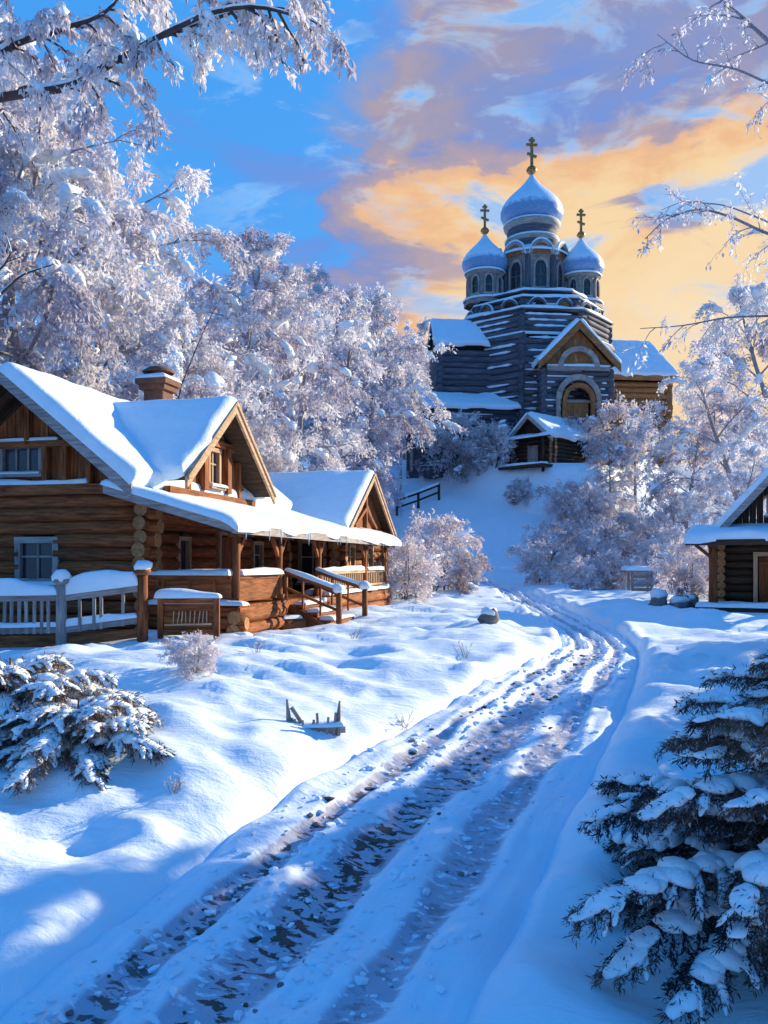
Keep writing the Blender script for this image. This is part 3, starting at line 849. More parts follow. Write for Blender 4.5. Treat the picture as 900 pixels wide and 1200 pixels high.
def fence_posts():
    yw = 15.0
    P = [(-9.2, 15.0), (-7.4, 15.0), (-5.67, 15.0), (-4.245, 15.0)]
    root = thing('yard_fence', 'low wooden picket fence with snow capped round posts in front of the log cabin', 'fence', (-5.67, yw, gz(-5.67, yw)))
    z0 = gz(-5.67, yw)
    for i, (x, y) in enumerate(P):
        q = MB(200 + i); h = 1.16
        zb = gz(x, y) - z0
        q.tube([(x + 5.67, 0, zb - .3), (x + 5.67, 0, zb + .5), (x + 5.67, 0, zb + h)], [.10, .095, .09], 10, 0, 0)
        q.lathe([(.10, h - .02), (.15, h + .02), (.15, h + .07), (.02, h + .12)], 12, (x + 5.67, 0, zb))
        p = q.build('post', M['grey_wood'] if i < 3 else M['board'], root)
        s = MB(210 + i); s.lump((x + 5.67, 0, zb + h + .12), (.17, .17, .13)); s.build('post_snow', M['snow'], p)
    for i in range(3):
        a, b = P[i], P[i + 1]
        za, zb = gz(*a) - z0, gz(*b) - z0
        ax, bx = a[0] + 5.67 + .08, b[0] + 5.67 - .08
        q = MB(220 + i)
        for hz in (.90, .34): q.beam((ax, 0, za + hz), (bx, 0, zb + hz), .07, .10, 0)
        if i == 2: q.beam((ax, .02, za + .12), (bx, .02, zb + .12), .05, .16, 1)
        else: q.beam((ax, .02, za + .14), (bx, .02, zb + .14), .05, .2, 1)
        n = int((bx - ax) / .125)
        for k in range(1, n):
            x = ax + (bx - ax) * k / n + q.rng.uniform(-.01, .01); zz = za + (zb - za) * k / n
            if i == 2 and q.rng.random() < .25: continue
            q.beam((x, -.03, zz + .28), (x + q.rng.uniform(-.01, .01), -.03, zz + .86), .055, .03, 0, up=(0, 1, 0))
        r = q.build('fence_panel', [M['grey_wood'], M['board']], root)
        s = MB(230 + i)
        s.slab((ax, -.09, za + .952), (bx, -.09, zb + .952), (bx, .09, zb + .952), (ax, .09, za + .952), .21, 0, .09, .03, .12, 1.1)
        s.slab((ax, -.08, za + .392), (bx, -.08, zb + .392), (bx, .05, zb + .392), (ax, .05, za + .392), .10, 0, .06, .01, .12, .9)
        s.build('rail_snow', M['snow'], r)
    # brown box gate beside the last post
    x0, y0 = -3.98, 15.3
    z = gz(-3.5, y0)
    t = thing('plank_gate', 'low brown plank gate with a small grille standing right of the picket fence', 'gate', (-3.5, y0, z))
    q = MB(240)
    q.box((-.50, 0, .30), (.10, .10, .92)); q.box((.50, 0, .30), (.10, .10, .92)); q.box((0, 0, .70), (.92, .09, .09)); q.box((0, 0, .14), (.92, .08, .10))
    q.build('frame', M['board'], t)
    q = MB(241)
    for k in range(4): q.box((0, .03, .235 + k * .118), (.92, .03, .11))
    q.build('panel', M['board'], t)
    q = MB(242)
    for k in range(9): q.beam((-.27 + k * .075, -.045, .28), (-.25 + k * .075 + q.rng.uniform(-.02, .02), -.045, .52), .018, .018, 0, up=(0, 1, 0))
    q.beam((-.42, -.05, .27), (.42, -.05, .29), .03, .035, 0)
    q.build('grille', M['trim'], t)
    q = MB(243); q.slab((-.56, -.09, .75), (.56, -.09, .75), (.56, .09, .75), (-.56, .09, .75), .11, 0, .07, .02, .12, .8); q.build('gate_snow', M['snow'], t)

def yard_bits():
    for i, (x, y, rz, L, lab) in enumerate(((-2.05, 18.9, .5, .55, 'short cut log lying in the snow left of the porch steps, nearer the gate'),
                                            (-1.62, 19.6, 1.1, .6, 'thicker cut log lying at the foot of the porch steps'))):
        r = .17 + .05 * i
        z = gz(x, y)
        t = thing('cut_log', lab, 'log', (x, y, z), rz, 'cut logs by the porch steps')
        q = MB(300 + i); q.log((-L / 2, 0, r * .8), (L / 2, 0, r * .8), r, 0, 1, 14); q.build('timber', [M['log'], M['log_end']], t)
        q = MB(310 + i); q.slab((-L / 2 + .03, -r * .5, r * 1.65), (L / 2 - .03, -r * .5, r * 1.65), (L / 2 - .03, r * .5, r * 1.65), (-L / 2 + .03, r * .5, r * 1.65), .09, 0, .07, 0, .1, .5); q.build('log_snow', M['snow'], t)
    # remains of an old fence in the snow field
    x, y = -.82, 10.2
    z = gz(x, y) - .09
    t = thing('broken_fence', 'ruined low fence with two leaning stakes sticking out of the snow field', 'fence', (x, y, z))
    for i, (px, h, lean) in enumerate(((-.30, .44, -.04), (.26, .42, .03))):
        q = MB(320 + i); q.tube([(px, 0, -.25), (px + lean * .5, 0, h * .5), (px + lean, 0, h)], [.035, .03, .012], 7, 0, 0); q.build('stake', M['grey_wood'], t)
    q = MB(322); q.beam((-.36, .01, .05), (.36, .01, .08), .05, .08, 0); q.beam((-.30, .02, .20), (-.17, -.02, .06), .03, .05, 0); q.beam((-.12, .02, .12), (.2, .0, .13), .03, .04, 0)
    for k in range(6): q.beam((-.21 + k * .085, -.03, -.05), (-.21 + k * .085 + q.rng.uniform(-.04, .04), -.03, .17 + q.rng.random() * .13), .03, .02, 0, up=(0, 1, 0))
    q.beam((-.29, .03, .34), (-.16, .01, .15), .03, .045, 0)
    q.build('rail', M['grey_wood'], t)
    q = MB(323); q.slab((-.36, -.02, .10), (.33, -.02, .12), (.33, .07, .12), (-.36, .07, .10), .05, 0, .06, .02, .07, .9); q.build('rail_snow', M['snow'], t)
    # boulder
    x, y = 2.12, 17.2
    q = MB(330); q.lump((0, 0, .06), (.20, .17, .22), 0, .4, .3); q.lump((-.01, 0, .22), (.17, .15, .10), 1, .4, .2)
    o = q.build('boulder', [M['stone'], M['snow']]); o.location = (x, y, gz(x, y))
    tag(o, 'small dark snow capped boulder in the bright yard left of the road', 'boulder')

def build_hut():
    x, y = 12.0, 26.0
    z0 = float(base_z(x, y)) + .05
    root = thing('storage_hut', 'dark timber hut with a steep gable and a pent roof on posts at the right', 'hut', (x, y, z0), rad(-25))
    w = MB(401)
    log_wall(w, (-1.6, 0), (1.6, 0), -.2, 2.5, .13, holes=((.95, 2.05, .1, 1.62),))
    w.build('wall', [M['dark_wood'], M['log_end'], M['snow']], root)
    w = MB(402)
    log_wall(w, (1.6, 0), (1.6, 4), -.2, 2.5, .13, half=.5); log_wall(w, (1.6, 4), (-1.6, 4), -.2, 2.5, .13); log_wall(w, (-1.6, 4), (-1.6, 0), -.2, 2.5, .13, half=.5)
    w.build('wall', [M['log'], M['log_end'], M['snow']], root)
    k = MB(403); k.box((0, 2, 1.2), (3.0, 3.8, 2.6)); k.build('dark_core', M['black'], root)
    g = MB(404); gable_boards(g, -1.6, 1.6, 0, 2.5, 4.2, -.05, .1, .2, holes=((-.3, .3, 2.9, 3.5),)); g.build('gable', M['dark_wood'], root)
    window(root, (0, -.08, 3.2), (1, 0, 0), (0, -1, 0), .5, .5, 'grey_wood', (1, 0), True, .07, 405)
    sl = 1.12; za = 4.3; xe = 1.85
    roof_plane(root, (xe, -.6, za - sl * xe), (xe, 4.4, za - sl * xe), (0, 4.4, za), (0, -.6, za), .1, .2, .06, 411)
    roof_plane(root, (-xe, 4.4, za - sl * xe), (-xe, -.6, za - sl * xe), (0, -.6, za), (0, 4.4, za), .1, .2, .06, 413)
    b = MB(415)
    for sg in (-1, 1): b.plate([(0, -.68, za + .04), (sg * (xe + .1), -.68, za - sl * (xe + .1) + .04), (sg * (xe + .1), -.68, za - sl * (xe + .1) - .24), (0, -.68, za - .26)], (0, .07, 0))
    b.build('bargeboard', M['grey_wood'], root)
    p = roof_plane(root, (-2.5, -1.7, 2.12), (2.5, -1.7, 2.12), (2.5, .02, 2.42), (-2.5, .02, 2.42), .1, .24, .06, 417, .05, name='pent_roof')
    b = MB(419); b.beam((-2.5, -1.72, 2.04), (2.5, -1.72, 2.04), .05, .17, 0)
    for xx in np.arange(-2.3, 2.4, .5): b.beam((xx, -1.65, 2.0), (xx, 0, 2.27), .08, .1, 0)
    b.build('fascia', M['dark_wood'], p)
    for i, xx in enumerate((-1.75, 1.75)):
        q = MB(420 + i)
        q.tube([(xx, -1.4, -.1), (xx, -1.4, 1), (xx, -1.4, 2.0)], [.14, .12, .13], 10, 0, 0); q.box((xx, -1.4, 1.97), (.3, .34, .1))
        q.beam((xx - (.05 if i == 0 else -.05), -1.4, 1.6), (xx + (-.5 if i == 0 else .5), -1.4, 1.98), .1, .1, 0)
        q.build('post', M['board'], root)
    d = MB(430)
    for k in range(6): d.box((-.48 + k * .18 + .04, -.08, .87), (.17, .06, 1.46))
    d.beam((-.5, -.125, 1.45), (.52, -.125, 1.45), .03, .12, 0); d.beam((-.5, -.125, .35), (.52, -.125, .35), .03, .12, 0); d.beam((-.46, -.122, .42), (.46, -.122, 1.38), .025, .1, 0)
    dr = d.build('door', M['board'], root)
    d = MB(431); d.box((-.62, -.1, .88), (.12, .14, 1.6)); d.box((.66, -.1, .88), (.12, .14, 1.6)); d.box((.02, -.1, 1.70), (1.42, .15, .13)); d.build('door_frame', M['trim'], dr)
    d = MB(432); d.tube([(.40, -.12, .9), (.40, -.17, .9), (.40, -.17, 1.05), (.40, -.12, 1.05)], .014, 6); d.build('handle', M['gold'], dr)
    f = MB(433)
    for k in range(9): f.box((0, -1.75 + k * .2 + .1, .09), (4.4, .19, .06))
    for k in range(2): f.log((-2.45, -1.72, -.22 + k * .2), (2.45, -1.72, -.22 + k * .2), .12)
    fl = f.build('deck', [M['dark_wood'], M['log_end']], root)
    s = MB(434); s.slab((-2.2, -1.78, .124), (2.2, -1.78, .124), (2.2, -.9, .124), (-2.2, -.9, .124), .12, 0, .12, .02, .2, .7); s.build('deck_snow', M['snow'], fl)
    # stacked field stones left of the hut
    for i, (dx, dy, sx, sz, lab) in enumerate(((-3.5, .4, .34, .42, 'tallest field stone of the row left of the dark hut, furthest from it'),
                                               (-2.95, .1, .40, .30, 'broad low field stone, middle one of the row left of the dark hut'),
                                               (-2.5, .5, .28, .36, 'narrow field stone next to the corner of the dark hut'))):
        q = MB(440 + i); q.lump((0, 0, sz * .3), (sx, sx * .8, sz), 0, i, .3); q.lump((0, 0, sz * .95), (sx * .75, sx * .6, sz * .4), 1, i, .25)
        o = q.build('field_stone', [M['stone'], M['snow']]); o.location = (x + dx, y + dy, gz(x + dx, y + dy))
        tag(o, lab, 'stone', 'field stones beside the hut')
    # little post box / kiosk behind the bushes
    X, Y = 12.0, 40.0
    t = thing('hay_rack', 'small grey wooden feeding rack with a flat snowy lid beside two round bushes', 'rack', (X, Y, gz(X, Y)))
    q = MB(450)
    for sx in (-.45, .45):
        for sy in (-.3, .3): q.box((sx, sy, .45), (.1, .1, 1.1))
        q.beam((sx, -.3, .6), (sx, .3, .6), .06, .08, 0)
    q.beam((-.45, .3, .6), (.45, .3, .6), .06, .08, 0); q.beam((-.45, -.3, .93), (.45, -.3, .93), .06, .08, 0)
    q.build('frame', M['grey_wood'], t)
    q = MB(451); 
    for k in range(4): q.box((0, -.32, .2 + k * .2), (.9, .03, .16))
    q.build('slats', M['grey_wood'], t)
    q = MB(452); q.box((0, 0, 1.03), (1.5, 1.0, .08)); q.build('lid', M['grey_wood'], t)
    q = MB(453); q.slab((-.75, -.5, 1.075), (.75, -.5, 1.075), (.75, .5, 1.075), (-.75, .5, 1.075), .2, 0, .15, .03, .2, .4); q.build('lid_snow', M['snow'], t)
    return root
# ------------------------------------------------------------------ church on the hill
def m_dome():
    m, nt, bs = nodes_of('dome_shingle')
    geo = N(nt, 'ShaderNodeNewGeometry').outputs['Normal']
    tc = N(nt, 'ShaderNodeTexCoord').outputs['Object']
    sp = N(nt, 'ShaderNodeSeparateXYZ'); nt.links.new(geo, sp.inputs[0])
    n = noise(nt, mapping(nt, tc, (1, 1, .6)), 2.0, 5, .6)
    k = math_(nt, 'ADD', sp.outputs[2], math_(nt, 'MULTIPLY_ADD', n, .7, -.35))
    r = N(nt, 'ShaderNodeMapRange', interpolation_type='SMOOTHSTEP'); r.inputs['From Min'].default_value = .10; r.inputs['From Max'].default_value = .42
    nt.links.new(k, r.inputs['Value'])
    base = ramp(nt, noise(nt, tc, 7, 4), [(.3, (.13, .25, .46)), (.7, (.22, .38, .62))])
    nt.links.new(mixc(nt, r.outputs[0], base, (.70, .80, .90)), bs.inputs['Base Color'])     # snow lies where the shell faces up
    bs.inputs['Roughness'].default_value = .4
    w = N(nt, 'ShaderNodeTexWave', wave_type='BANDS', bands_direction='Z', Scale=4.0, Distortion=.4)
    nt.links.new(tc, w.inputs['Vector'])
    p = bump(nt, bs, w.outputs[0], .3, .05); bump(nt, bs, n, .3, .08, p)
    return m
M['dome'] = m_dome()

ONION = [(.70, 0), (.88, .055), (.985, .14), (1.0, .23), (.955, .33), (.845, .44), (.675, .55), (.49, .65), (.32, .75), (.185, .85), (.09, .93), (.035, 1.0)]
def onion(parent, c, r, h, seed, name='dome'):
    mb = MB(seed)
    prof = []
    P = ONION
    for i in range(len(P) - 1):
        for k in range(4):
            t = k / 4; prof.append((r * (P[i][0] * (1 - t) + P[i + 1][0] * t), h * (P[i][1] * (1 - t) + P[i + 1][1] * t)))
    prof.append((r * P[-1][0], h))
    q = [prof[0]] + [tuple((np.array(prof[i - 1]) + 2 * np.array(prof[i]) + np.array(prof[i + 1])) / 4) for i in range(1, len(prof) - 1)] + [prof[-1]]
    mb.lathe(q, 40, c)
    return mb.build(name, M['dome'], parent)

def cross(parent, c, h, seed):
    mb = MB(seed); c = Vector(c); w = h * .045
    mb.lathe([(w * 1.2, 0), (w * 2.6, h * .06), (w * 3.3, h * .12), (w * 2.6, h * .19), (w * 1.0, h * .25), (w * .8, h * .3)], 14, c)
    mb.box(c + Vector((0, 0, h * .63)), (w * 1.6, w * 1.3, h * .74))
    mb.box(c + Vector((0, 0, h * .80)), (h * .30, w * 1.25, w * 1.6)); mb.box(c + Vector((0, 0, h * .92)), (h * .16, w * 1.2, w * 1.5))
    a = Vector((-h * .13, 0, h * .57)); b = Vector((h * .13, 0, h * .48)); mb.beam(c + a, c + b, w * 1.2, w * 1.5, 0)
    return mb.build('cross', M['gold'], parent)

def ring_windows(parent, c, r, z, h, w, n, phase, seed):
    for k in range(n):
        a = phase + 2 * math.pi * k / n
        if math.sin(a) > .35: continue                      # the far side is solid wall
        o = Vector((math.cos(a), math.sin(a), 0)); s = Vector((-o.y, o.x, 0)); q = Vector(c) + o * r + Vector((0, 0, z))
        mb = MB(seed + k)
        arc = [q + s * (w / 2) * math.cos(t) + Vector((0, 0, h * .72 + (h * .28) * math.sin(t))) for t in np.linspace(0, math.pi, 9)]
        pts = [q + s * w / 2] + arc + [q - s * w / 2]
        inn = 1.32
        cen = q + Vector((0, 0, h * .45))
        out = [q + s * w / 2 * inn] + [q + s * (w / 2 * inn) * math.cos(t) + Vector((0, 0, h * .72 + (h * .28 * 1.45) * math.sin(t))) for t in np.linspace(0, math.pi, 9)] + [q - s * w / 2 * inn]
        for i in range(len(pts) - 1):
            mb.hexa([pts[i], out[i], out[i] + o * .22, pts[i] + o * .22, pts[i + 1], out[i + 1], out[i + 1] + o * .22, pts[i + 1] + o * .22], 0, (0, 4))
        mb.beam(q, q + Vector((0, 0, h)), .1, .1, 0, up=o); mb.beam(q - s * w / 2 + Vector((0, 0, h * .5)), q + s * w / 2 + Vector((0, 0, h * .5)), .1, .1, 0)
        mb.beam(q - s * w * .8 + o * .1, q + s * w * .8 + o * .1, .35, .16, 0)
        f = mb.build('window', M['church_trim'], parent)
        g = MB(seed + 30 + k); g.plate([p + o * .05 for p in pts], -o * .05); g.build('pane', M['glass'], f)

def octo_logs(mb, c, r, z0, z1, rl, n=8, phase=math.pi / 8, snow=.35):
    P = [(c[0] + r * math.cos(phase + 2 * math.pi * k / n), c[1] + r * math.sin(phase + 2 * math.pi * k / n)) for k in range(n)]
    for k in range(n):
        log_wall(mb, P[(k + 1) % n][:], P[k][:], z0, z1, rl, ext=.25, half=.5 * (k % 2), snow=None)
    # drifts caught on the courses that face outwards
    z = z0 + 2 * rl
    while z < z1 - rl:
        for k in range(n):
            if mb.rng.random() < snow:
                a = Vector((*P[k], z)); b = Vector((*P[(k + 1) % n], z)); d = b - a
                o = Vector((a.x + b.x - 2 * c[0], a.y + b.y - 2 * c[1], 0)).normalized() * rl * .8
                u0 = mb.rng.uniform(-.02, .18); u1 = mb.rng.uniform(.72, 1.02)
                o = o + Vector((0, 0, rl * .35)); us = [u0 + (u1 - u0) * q / 9 for q in range(10)]
                mb.tube([a + d * u + o for u in us], [.02] + [rl * mb.rng.uniform(.2, .5) for _ in range(8)] + [.02], 6, 2)
        z += rl * 1.86

def build_church():
    X, Y = 13.85, 80.0
    z0 = 11.5
    root = thing('wooden_church', 'dark log church with three blue onion domes and gilded crosses on the hilltop', 'church', (X, Y, z0), rad(6))
    ML = [M['church_log'], M['church_log'], M['snow']]
    # octagonal body
    w = MB(501); octo_logs(w, (0, 0), 7.15, -1.2, 11.0, .30, snow=.7); w.build('wall', ML, root)
    k = MB(502); k.lathe([(6.9, -1), (6.9, 13.4)], 8, phase=math.pi / 8, smooth=False); k.build('dark_core', M['black'], root)
    # stepped upper tiers: logs, then a snowy ledge, then a narrower ring of logs
    for i, (r0, za, zb, r1) in enumerate(((6.95, 11.1, 13.1, 6.2), (6.15, 13.2, 14.3, 5.3), (5.25, 14.4, 15.15, 3.6))):
        w = MB(505 + i); octo_logs(w, (0, 0), r0, za, zb, .27, snow=.55)
        e = w.build('upper_wall', ML, root)
        t = MB(510 + i)
        t.lathe([(r0 - .3, zb - .12), (r0 + .42, zb - .02), (r0 + .45, zb + .08), (r1 - .2, zb + .42), (r1 - .8, zb + .43)], 8, phase=math.pi / 8, smooth=False)
        t.build('roof_ledge', M['church_log'], e)
        sn = MB(520 + i); n = 48; prof = [(r0 + .34, .02), (r0 + .46, .10), (r0 + .36, .30), (r0 - .1, .46), (r1 + .1, .62), (r1 - .5, .55)]
        vs = []; fs = []
        oct_ = lambda an: math.cos(math.pi / 8) / math.cos(((an - math.pi / 8) % (math.pi / 4)) - math.pi / 8)
        for r, z in prof:
            for k in range(n):
                an = 2 * math.pi * k / n; wv = 1 + .02 * float(vnoise(k * .9 + i * 7, z * 9)); q = r * oct_(an) * wv
                vs.append((q * math.cos(an), q * math.sin(an), zb + z + (.10 * float(vnoise(k * .5, i * 5.0)) if z > .2 else 0)))
        for j in range(len(prof) - 1):
            for k in range(n): fs.append((j * n + k, j * n + (k + 1) % n, (j + 1) * n + (k + 1) % n, (j + 1) * n + k))
        sn.add(vs, fs, 0, None, True); sn.build('ledge_snow', M['snow'], e)
    s = MB(503); s.lathe([(7.3, 10.95), (7.42, 11.05), (7.3, 11.2), (6.9, 11.3), (6.6, 11.3)], 8, phase=math.pi / 8, smooth=False); s.build('ledge_snow', M['snow'], root)
    # small kokoshnik gables on the second step
    for q in range(16):
        an = 2 * math.pi * (q + .5) / 16
        o = Vector((math.cos(an), math.sin(an), 0)); sd = Vector((-o.y, o.x, 0)); cc = o * 6.0 + Vector((0, 0, 13.45)); a_ = MB(2000 + q)
        ts = np.linspace(0, math.pi, 9); ro, ri = .78, .58
        f = lambda r, t, up=0: cc + sd * r * math.cos(t) + Vector((0, 0, r * 1.1 * math.sin(t) + up))
        for j in range(8):
            a_.hexa([f(ri, ts[j]), f(ro, ts[j]), f(ro, ts[j]) + o * .35, f(ri, ts[j]) + o * .35, f(ri, ts[j + 1]), f(ro, ts[j + 1]), f(ro, ts[j + 1]) + o * .35, f(ri, ts[j + 1]) + o * .35], 0, (0, 4))
            a_.hexa([f(ro + .01, ts[j]), f(ro + .01, ts[j], .09), f(ro + .01, ts[j], .09) + o * .3, f(ro + .01, ts[j]) + o * .3, f(ro + .01, ts[j + 1]), f(ro + .01, ts[j + 1], .09), f(ro + .01, ts[j + 1], .09) + o * .3, f(ro + .01, ts[j + 1]) + o * .3], 1, (0, 4))
        a_.plate([cc + o * .12 + sd * ri * math.cos(t) + Vector((0, 0, ri * 1.1 * math.sin(t))) for t in ts], -o * .1, 2)
        a_.build('kokoshnik', [M['church_log'], M['snow'], M['church_warm'] if q % 3 == 0 else M['dark_wood']], root)
    # central drum
    d = MB(540)
    d.lathe([(3.45, 15.0), (3.45, 15.5), (3.15, 15.6), (3.0, 15.8), (3.0, 19.0), (3.25, 19.2), (3.4, 19.5), (3.3, 19.65), (2.9, 19.7)], 8, phase=math.pi / 8, smooth=False)
    dr = d.build('drum', M['church_trim'], root)
    p = MB(541)
    for k in range(8):
        a = math.pi / 8 + k * math.pi / 4
        p.tube([(3.05 * math.cos(a), 3.05 * math.sin(a), 15.5), (3.05 * math.cos(a), 3.05 * math.sin(a), 19.2)], .26, 8, 0)
    p.build('pilaster', M['church_log'], dr)
    ring_windows(dr, (0, 0, 0), 2.80, 16.2, 2.5, 1.05, 8, -math.pi / 2, 545)
    s = MB(555); s.lathe([(3.45, 19.55), (3.5, 19.7), (3.3, 19.85), (2.45, 20.35), (2.2, 20.4)], 32); s.build('drum_snow', M['snow'], dr)
    s = MB(556); s.lathe([(3.5, 15.48), (3.6, 15.6), (3.5, 15.72), (3.0, 15.85)], 32); s.build('drum_snow', M['snow'], dr)
    for k in range(8):
        kk = MB(2100 + k)
        an = -math.pi / 2 + k * math.pi / 4; o = Vector((math.cos(an), math.sin(an), 0)); sd = Vector((-o.y, o.x, 0))
        cc = o * 3.02 + Vector((0, 0, 19.2)); ts = np.linspace(0, math.pi, 9)
        for j in range(8):
            f = lambda r, t, q=0: cc + sd * r * math.cos(t) + Vector((0, 0, r * 1.15 * math.sin(t) + q))
            kk.hexa([f(.85, ts[j]), f(1.12, ts[j]), f(1.12, ts[j]) + o * .3, f(.85, ts[j]) + o * .3, f(.85, ts[j + 1]), f(1.12, ts[j + 1]), f(1.12, ts[j + 1]) + o * .3, f(.85, ts[j + 1]) + o * .3], 0, (0, 4))
            kk.hexa([f(1.13, ts[j]), f(1.13, ts[j], .16), f(1.13, ts[j], .16) + o * .3, f(1.13, ts[j]) + o * .3, f(1.13, ts[j + 1]), f(1.13, ts[j + 1], .16), f(1.13, ts[j + 1], .16) + o * .3, f(1.13, ts[j + 1]) + o * .3], 1, (0, 4))
        kk.plate([cc + o * .12 + sd * .86 * math.cos(t) + Vector((0, 0, .99 * math.sin(t))) for t in ts], -o * .1, 2)
        kk.build('kokoshnik', [M['church_trim'], M['snow'], M['church_warm']], dr)
    # neck and main dome
    d = MB(560)
    d.lathe([(2.35, 19.8), (2.35, 21.0), (2.5, 21.1), (2.5, 21.35), (2.3, 21.45), (2.3, 22.35), (2.55, 22.5), (2.65, 22.8), (2.5, 22.95), (2.2, 23.0)], 28, mats=[0, 1, 1, 1, 0, 1, 1, 0, 0])
    nk = d.build('neck', [M['church_log'], M['church_trim']], root)
    s = MB(561)
    for (r, z) in ((2.5, 21.36), (2.62, 22.84)):
        s = MB(5610); s.lathe([(r - .02, z), (r + .05, z + .07), (r - .05, z + .17), (r - .35, z + .2)], 28); s.build('neck_snow', M['snow'], nk)
    dm = onion(root, (0, 0, 22.95), 2.92, 4.9, 562)
    cross(root, (0, 0, 27.7), 3.5, 563)
    # two side cupolas
    for i, (dx, dy) in enumerate(((-4.75, -1.2), (4.35, -1.2))):
        d = MB(570 + i)
        d.lathe([(1.95, 14.8), (1.95, 15.25), (1.6, 15.35), (1.55, 15.5), (1.55, 17.4), (1.75, 17.55), (1.85, 17.8), (1.6, 17.95)], 8, (dx, dy, 0), phase=math.pi / 8, smooth=False)
        dd = d.build('drum', M['church_trim'], root)
        ring_windows(dd, (dx, dy, 0), 1.45, 15.6, 1.65, .62, 8, -math.pi / 2, 575 + 60 * i)
        for prof in ([(1.98, 15.2), (2.05, 15.3), (1.95, 15.4), (1.6, 15.45)], [(1.86, 17.76), (1.9, 17.85), (1.8, 17.96), (1.5, 17.97)]):
            s = MB(572 + i); s.lathe(prof, 24, (dx, dy, 0)); s.build('drum_snow', M['snow'], dd)
        onion(root, (dx, dy, 17.9), 2.1, 3.7, 580 + i)
        cross(root, (dx, dy, 21.45), 2.75, 585 + i)
    # front gable with carved arch
    gx, za, ze, hw, yf, yb = 1.55, 11.5, 8.1, 3.35, -9.0, -5.4
    sl = (za - ze) / hw
    roof_plane(root, (gx - hw, yb, ze), (gx - hw, yf, ze), (gx, yf, za), (gx, yb, za), .2, .35, .1, 601)
    roof_plane(root, (gx + hw, yf, ze), (gx + hw, yb, ze), (gx, yb, za), (gx, yf, za), .2, .35, .1, 603)
    b = MB(605)
    for sg in (-1, 1): b.plate([(gx, yf - .1, za + .1), (gx + sg * (hw + .2), yf - .1, ze - .1), (gx + sg * (hw + .2), yf - .1, ze - .75), (gx, yf - .1, za - .65)], (0, .15, 0))
    b.build('bargeboard', M['church_warm'], root)
    g = MB(606); gable_boards(g, gx - hw + .4, gx + hw - .4, gx, ze - .2, za - .5, yf + .5, .2, .36)
    g.build('gable', M['church_warm'], root)
    w = MB(607)
    log_wall(w, (gx - 2.9, yf + .75), (gx + 2.9, yf + .75), -1, 7.9, .27, holes=((1.4, 4.4, 1.6, 6.6),), snow=.75)
    log_wall(w, (gx + 2.9, yf + .75), (gx + 2.9, yb), -1, 7.9, .27, half=.5); log_wall(w, (gx - 2.9, yb), (gx - 2.9, yf + .75), -1, 7.9, .27, half=.5)
    w.build('wall', ML, root)
    # carved portal under the gable
    a = MB(608)
    for (r0, r1, dz, m) in ((1.5, 1.95, 0, 0), (1.05, 1.4, -.15, 1)):
        cc = Vector((gx, yf + .55 - .1 * m, 5.0 + dz)); ts = np.linspace(0, math.pi, 11)
        for j in range(10):
            f = lambda r, t: cc + Vector((r * math.cos(t), 0, r * 1.1 * math.sin(t)))
            a.hexa([f(r0, ts[j]), f(r1, ts[j]), f(r1, ts[j]) + Vector((0, -.4, 0)), f(r0, ts[j]) + Vector((0, -.4, 0)), f(r0, ts[j + 1]), f(r1, ts[j + 1]), f(r1, ts[j + 1]) + Vector((0, -.4, 0)), f(r0, ts[j + 1]) + Vector((0, -.4, 0))], m, (0, 4))
        for sg in (-1, 1): a.tube([(gx + sg * (r0 + r1) / 2, cc.y - .2, 1.2), (gx + sg * (r0 + r1) / 2, cc.y - .2, 5.0 + dz)], .22, 8, m)
    a.box((gx, yf + .5, 4.9), (2.2, .1, .2), 0)
    po = a.build('portal', [M['church_trim'], M['church_warm']], root)
    d = MB(609)
    for k in range(6): d.box((gx - .8 + k * .32, yf + .62, 3.1), (.3, .1, 4.0))
    d.build('door', M['church_warm'], po)
    for i, (zz, rr, m) in enumerate(((7.75, 1.35, 'church_trim'),)):
        t = MB(611); cc = Vector((gx, yf + .4, zz)); ts = np.linspace(0, math.pi, 13)
        for j in range(12):
            f = lambda r, q: cc + Vector((r * math.cos(q), 0, r * .95 * math.sin(q)))
            t.hexa([f(rr, ts[j]), f(rr + .45, ts[j]), f(rr + .45, ts[j]) + Vector((0, -.3, 0)), f(rr, ts[j]) + Vector((0, -.3, 0)), f(rr, ts[j + 1]), f(rr + .45, ts[j + 1]), f(rr + .45, ts[j + 1]) + Vector((0, -.3, 0)), f(rr, ts[j + 1]) + Vector((0, -.3, 0))], 0, (0, 4))
        t.box((gx, yf + .3, zz - .15), (5.4, .3, .3), 0)
        ar = t.build('arch', M[m], root)
    s = MB(612); s.slab((gx - 2.7, yf + .1, 7.76), (gx + 2.7, yf + .1, 7.76), (gx + 2.7, yf + .5, 7.76), (gx - 2.7, yf + .5, 7.76), .2, 0, .12, .02, .3, .7); s.build('arch_snow', M['snow'], ar)
    # annex on the left: ridge runs left-right, dark gable end to the left
    xl, xr, yc, zr, zev = -10.0, -5.2, -2.5, 13.0, 10.4
    roof_plane(root, (xl, yc - 2.3, zev), (xr, yc - 2.3, zev), (xr - .9, yc, zr), (xl + .1, yc, zr), .2, .32, .1, 621)
    roof_plane(root, (xr, yc + 2.3, zev), (xl, yc + 2.3, zev), (xl + .1, yc, zr), (xr - .9, yc, zr), .2, .32, .1, 623)
    w = MB(625); log_wall(w, (xl + .5, yc - 1.9), (xr + 1.5, yc - 1.9), -1, 10.3, .28, snow=.0); log_wall(w, (xl + .5, yc + 1.9), (xl + .5, yc - 1.9), -1, 10.3, .28, half=.5)
    for z in np.arange(.4, 10, .9):
        if w.rng.random() < .8: w.tube([(xl + .6 + w.rng.random(), yc - 2.2, z), (xl + 1.8, yc - 2.2, z + .02), (xr - w.rng.random() * 2, yc - 2.2, z)], [.03, .12, .03], 6, 2)
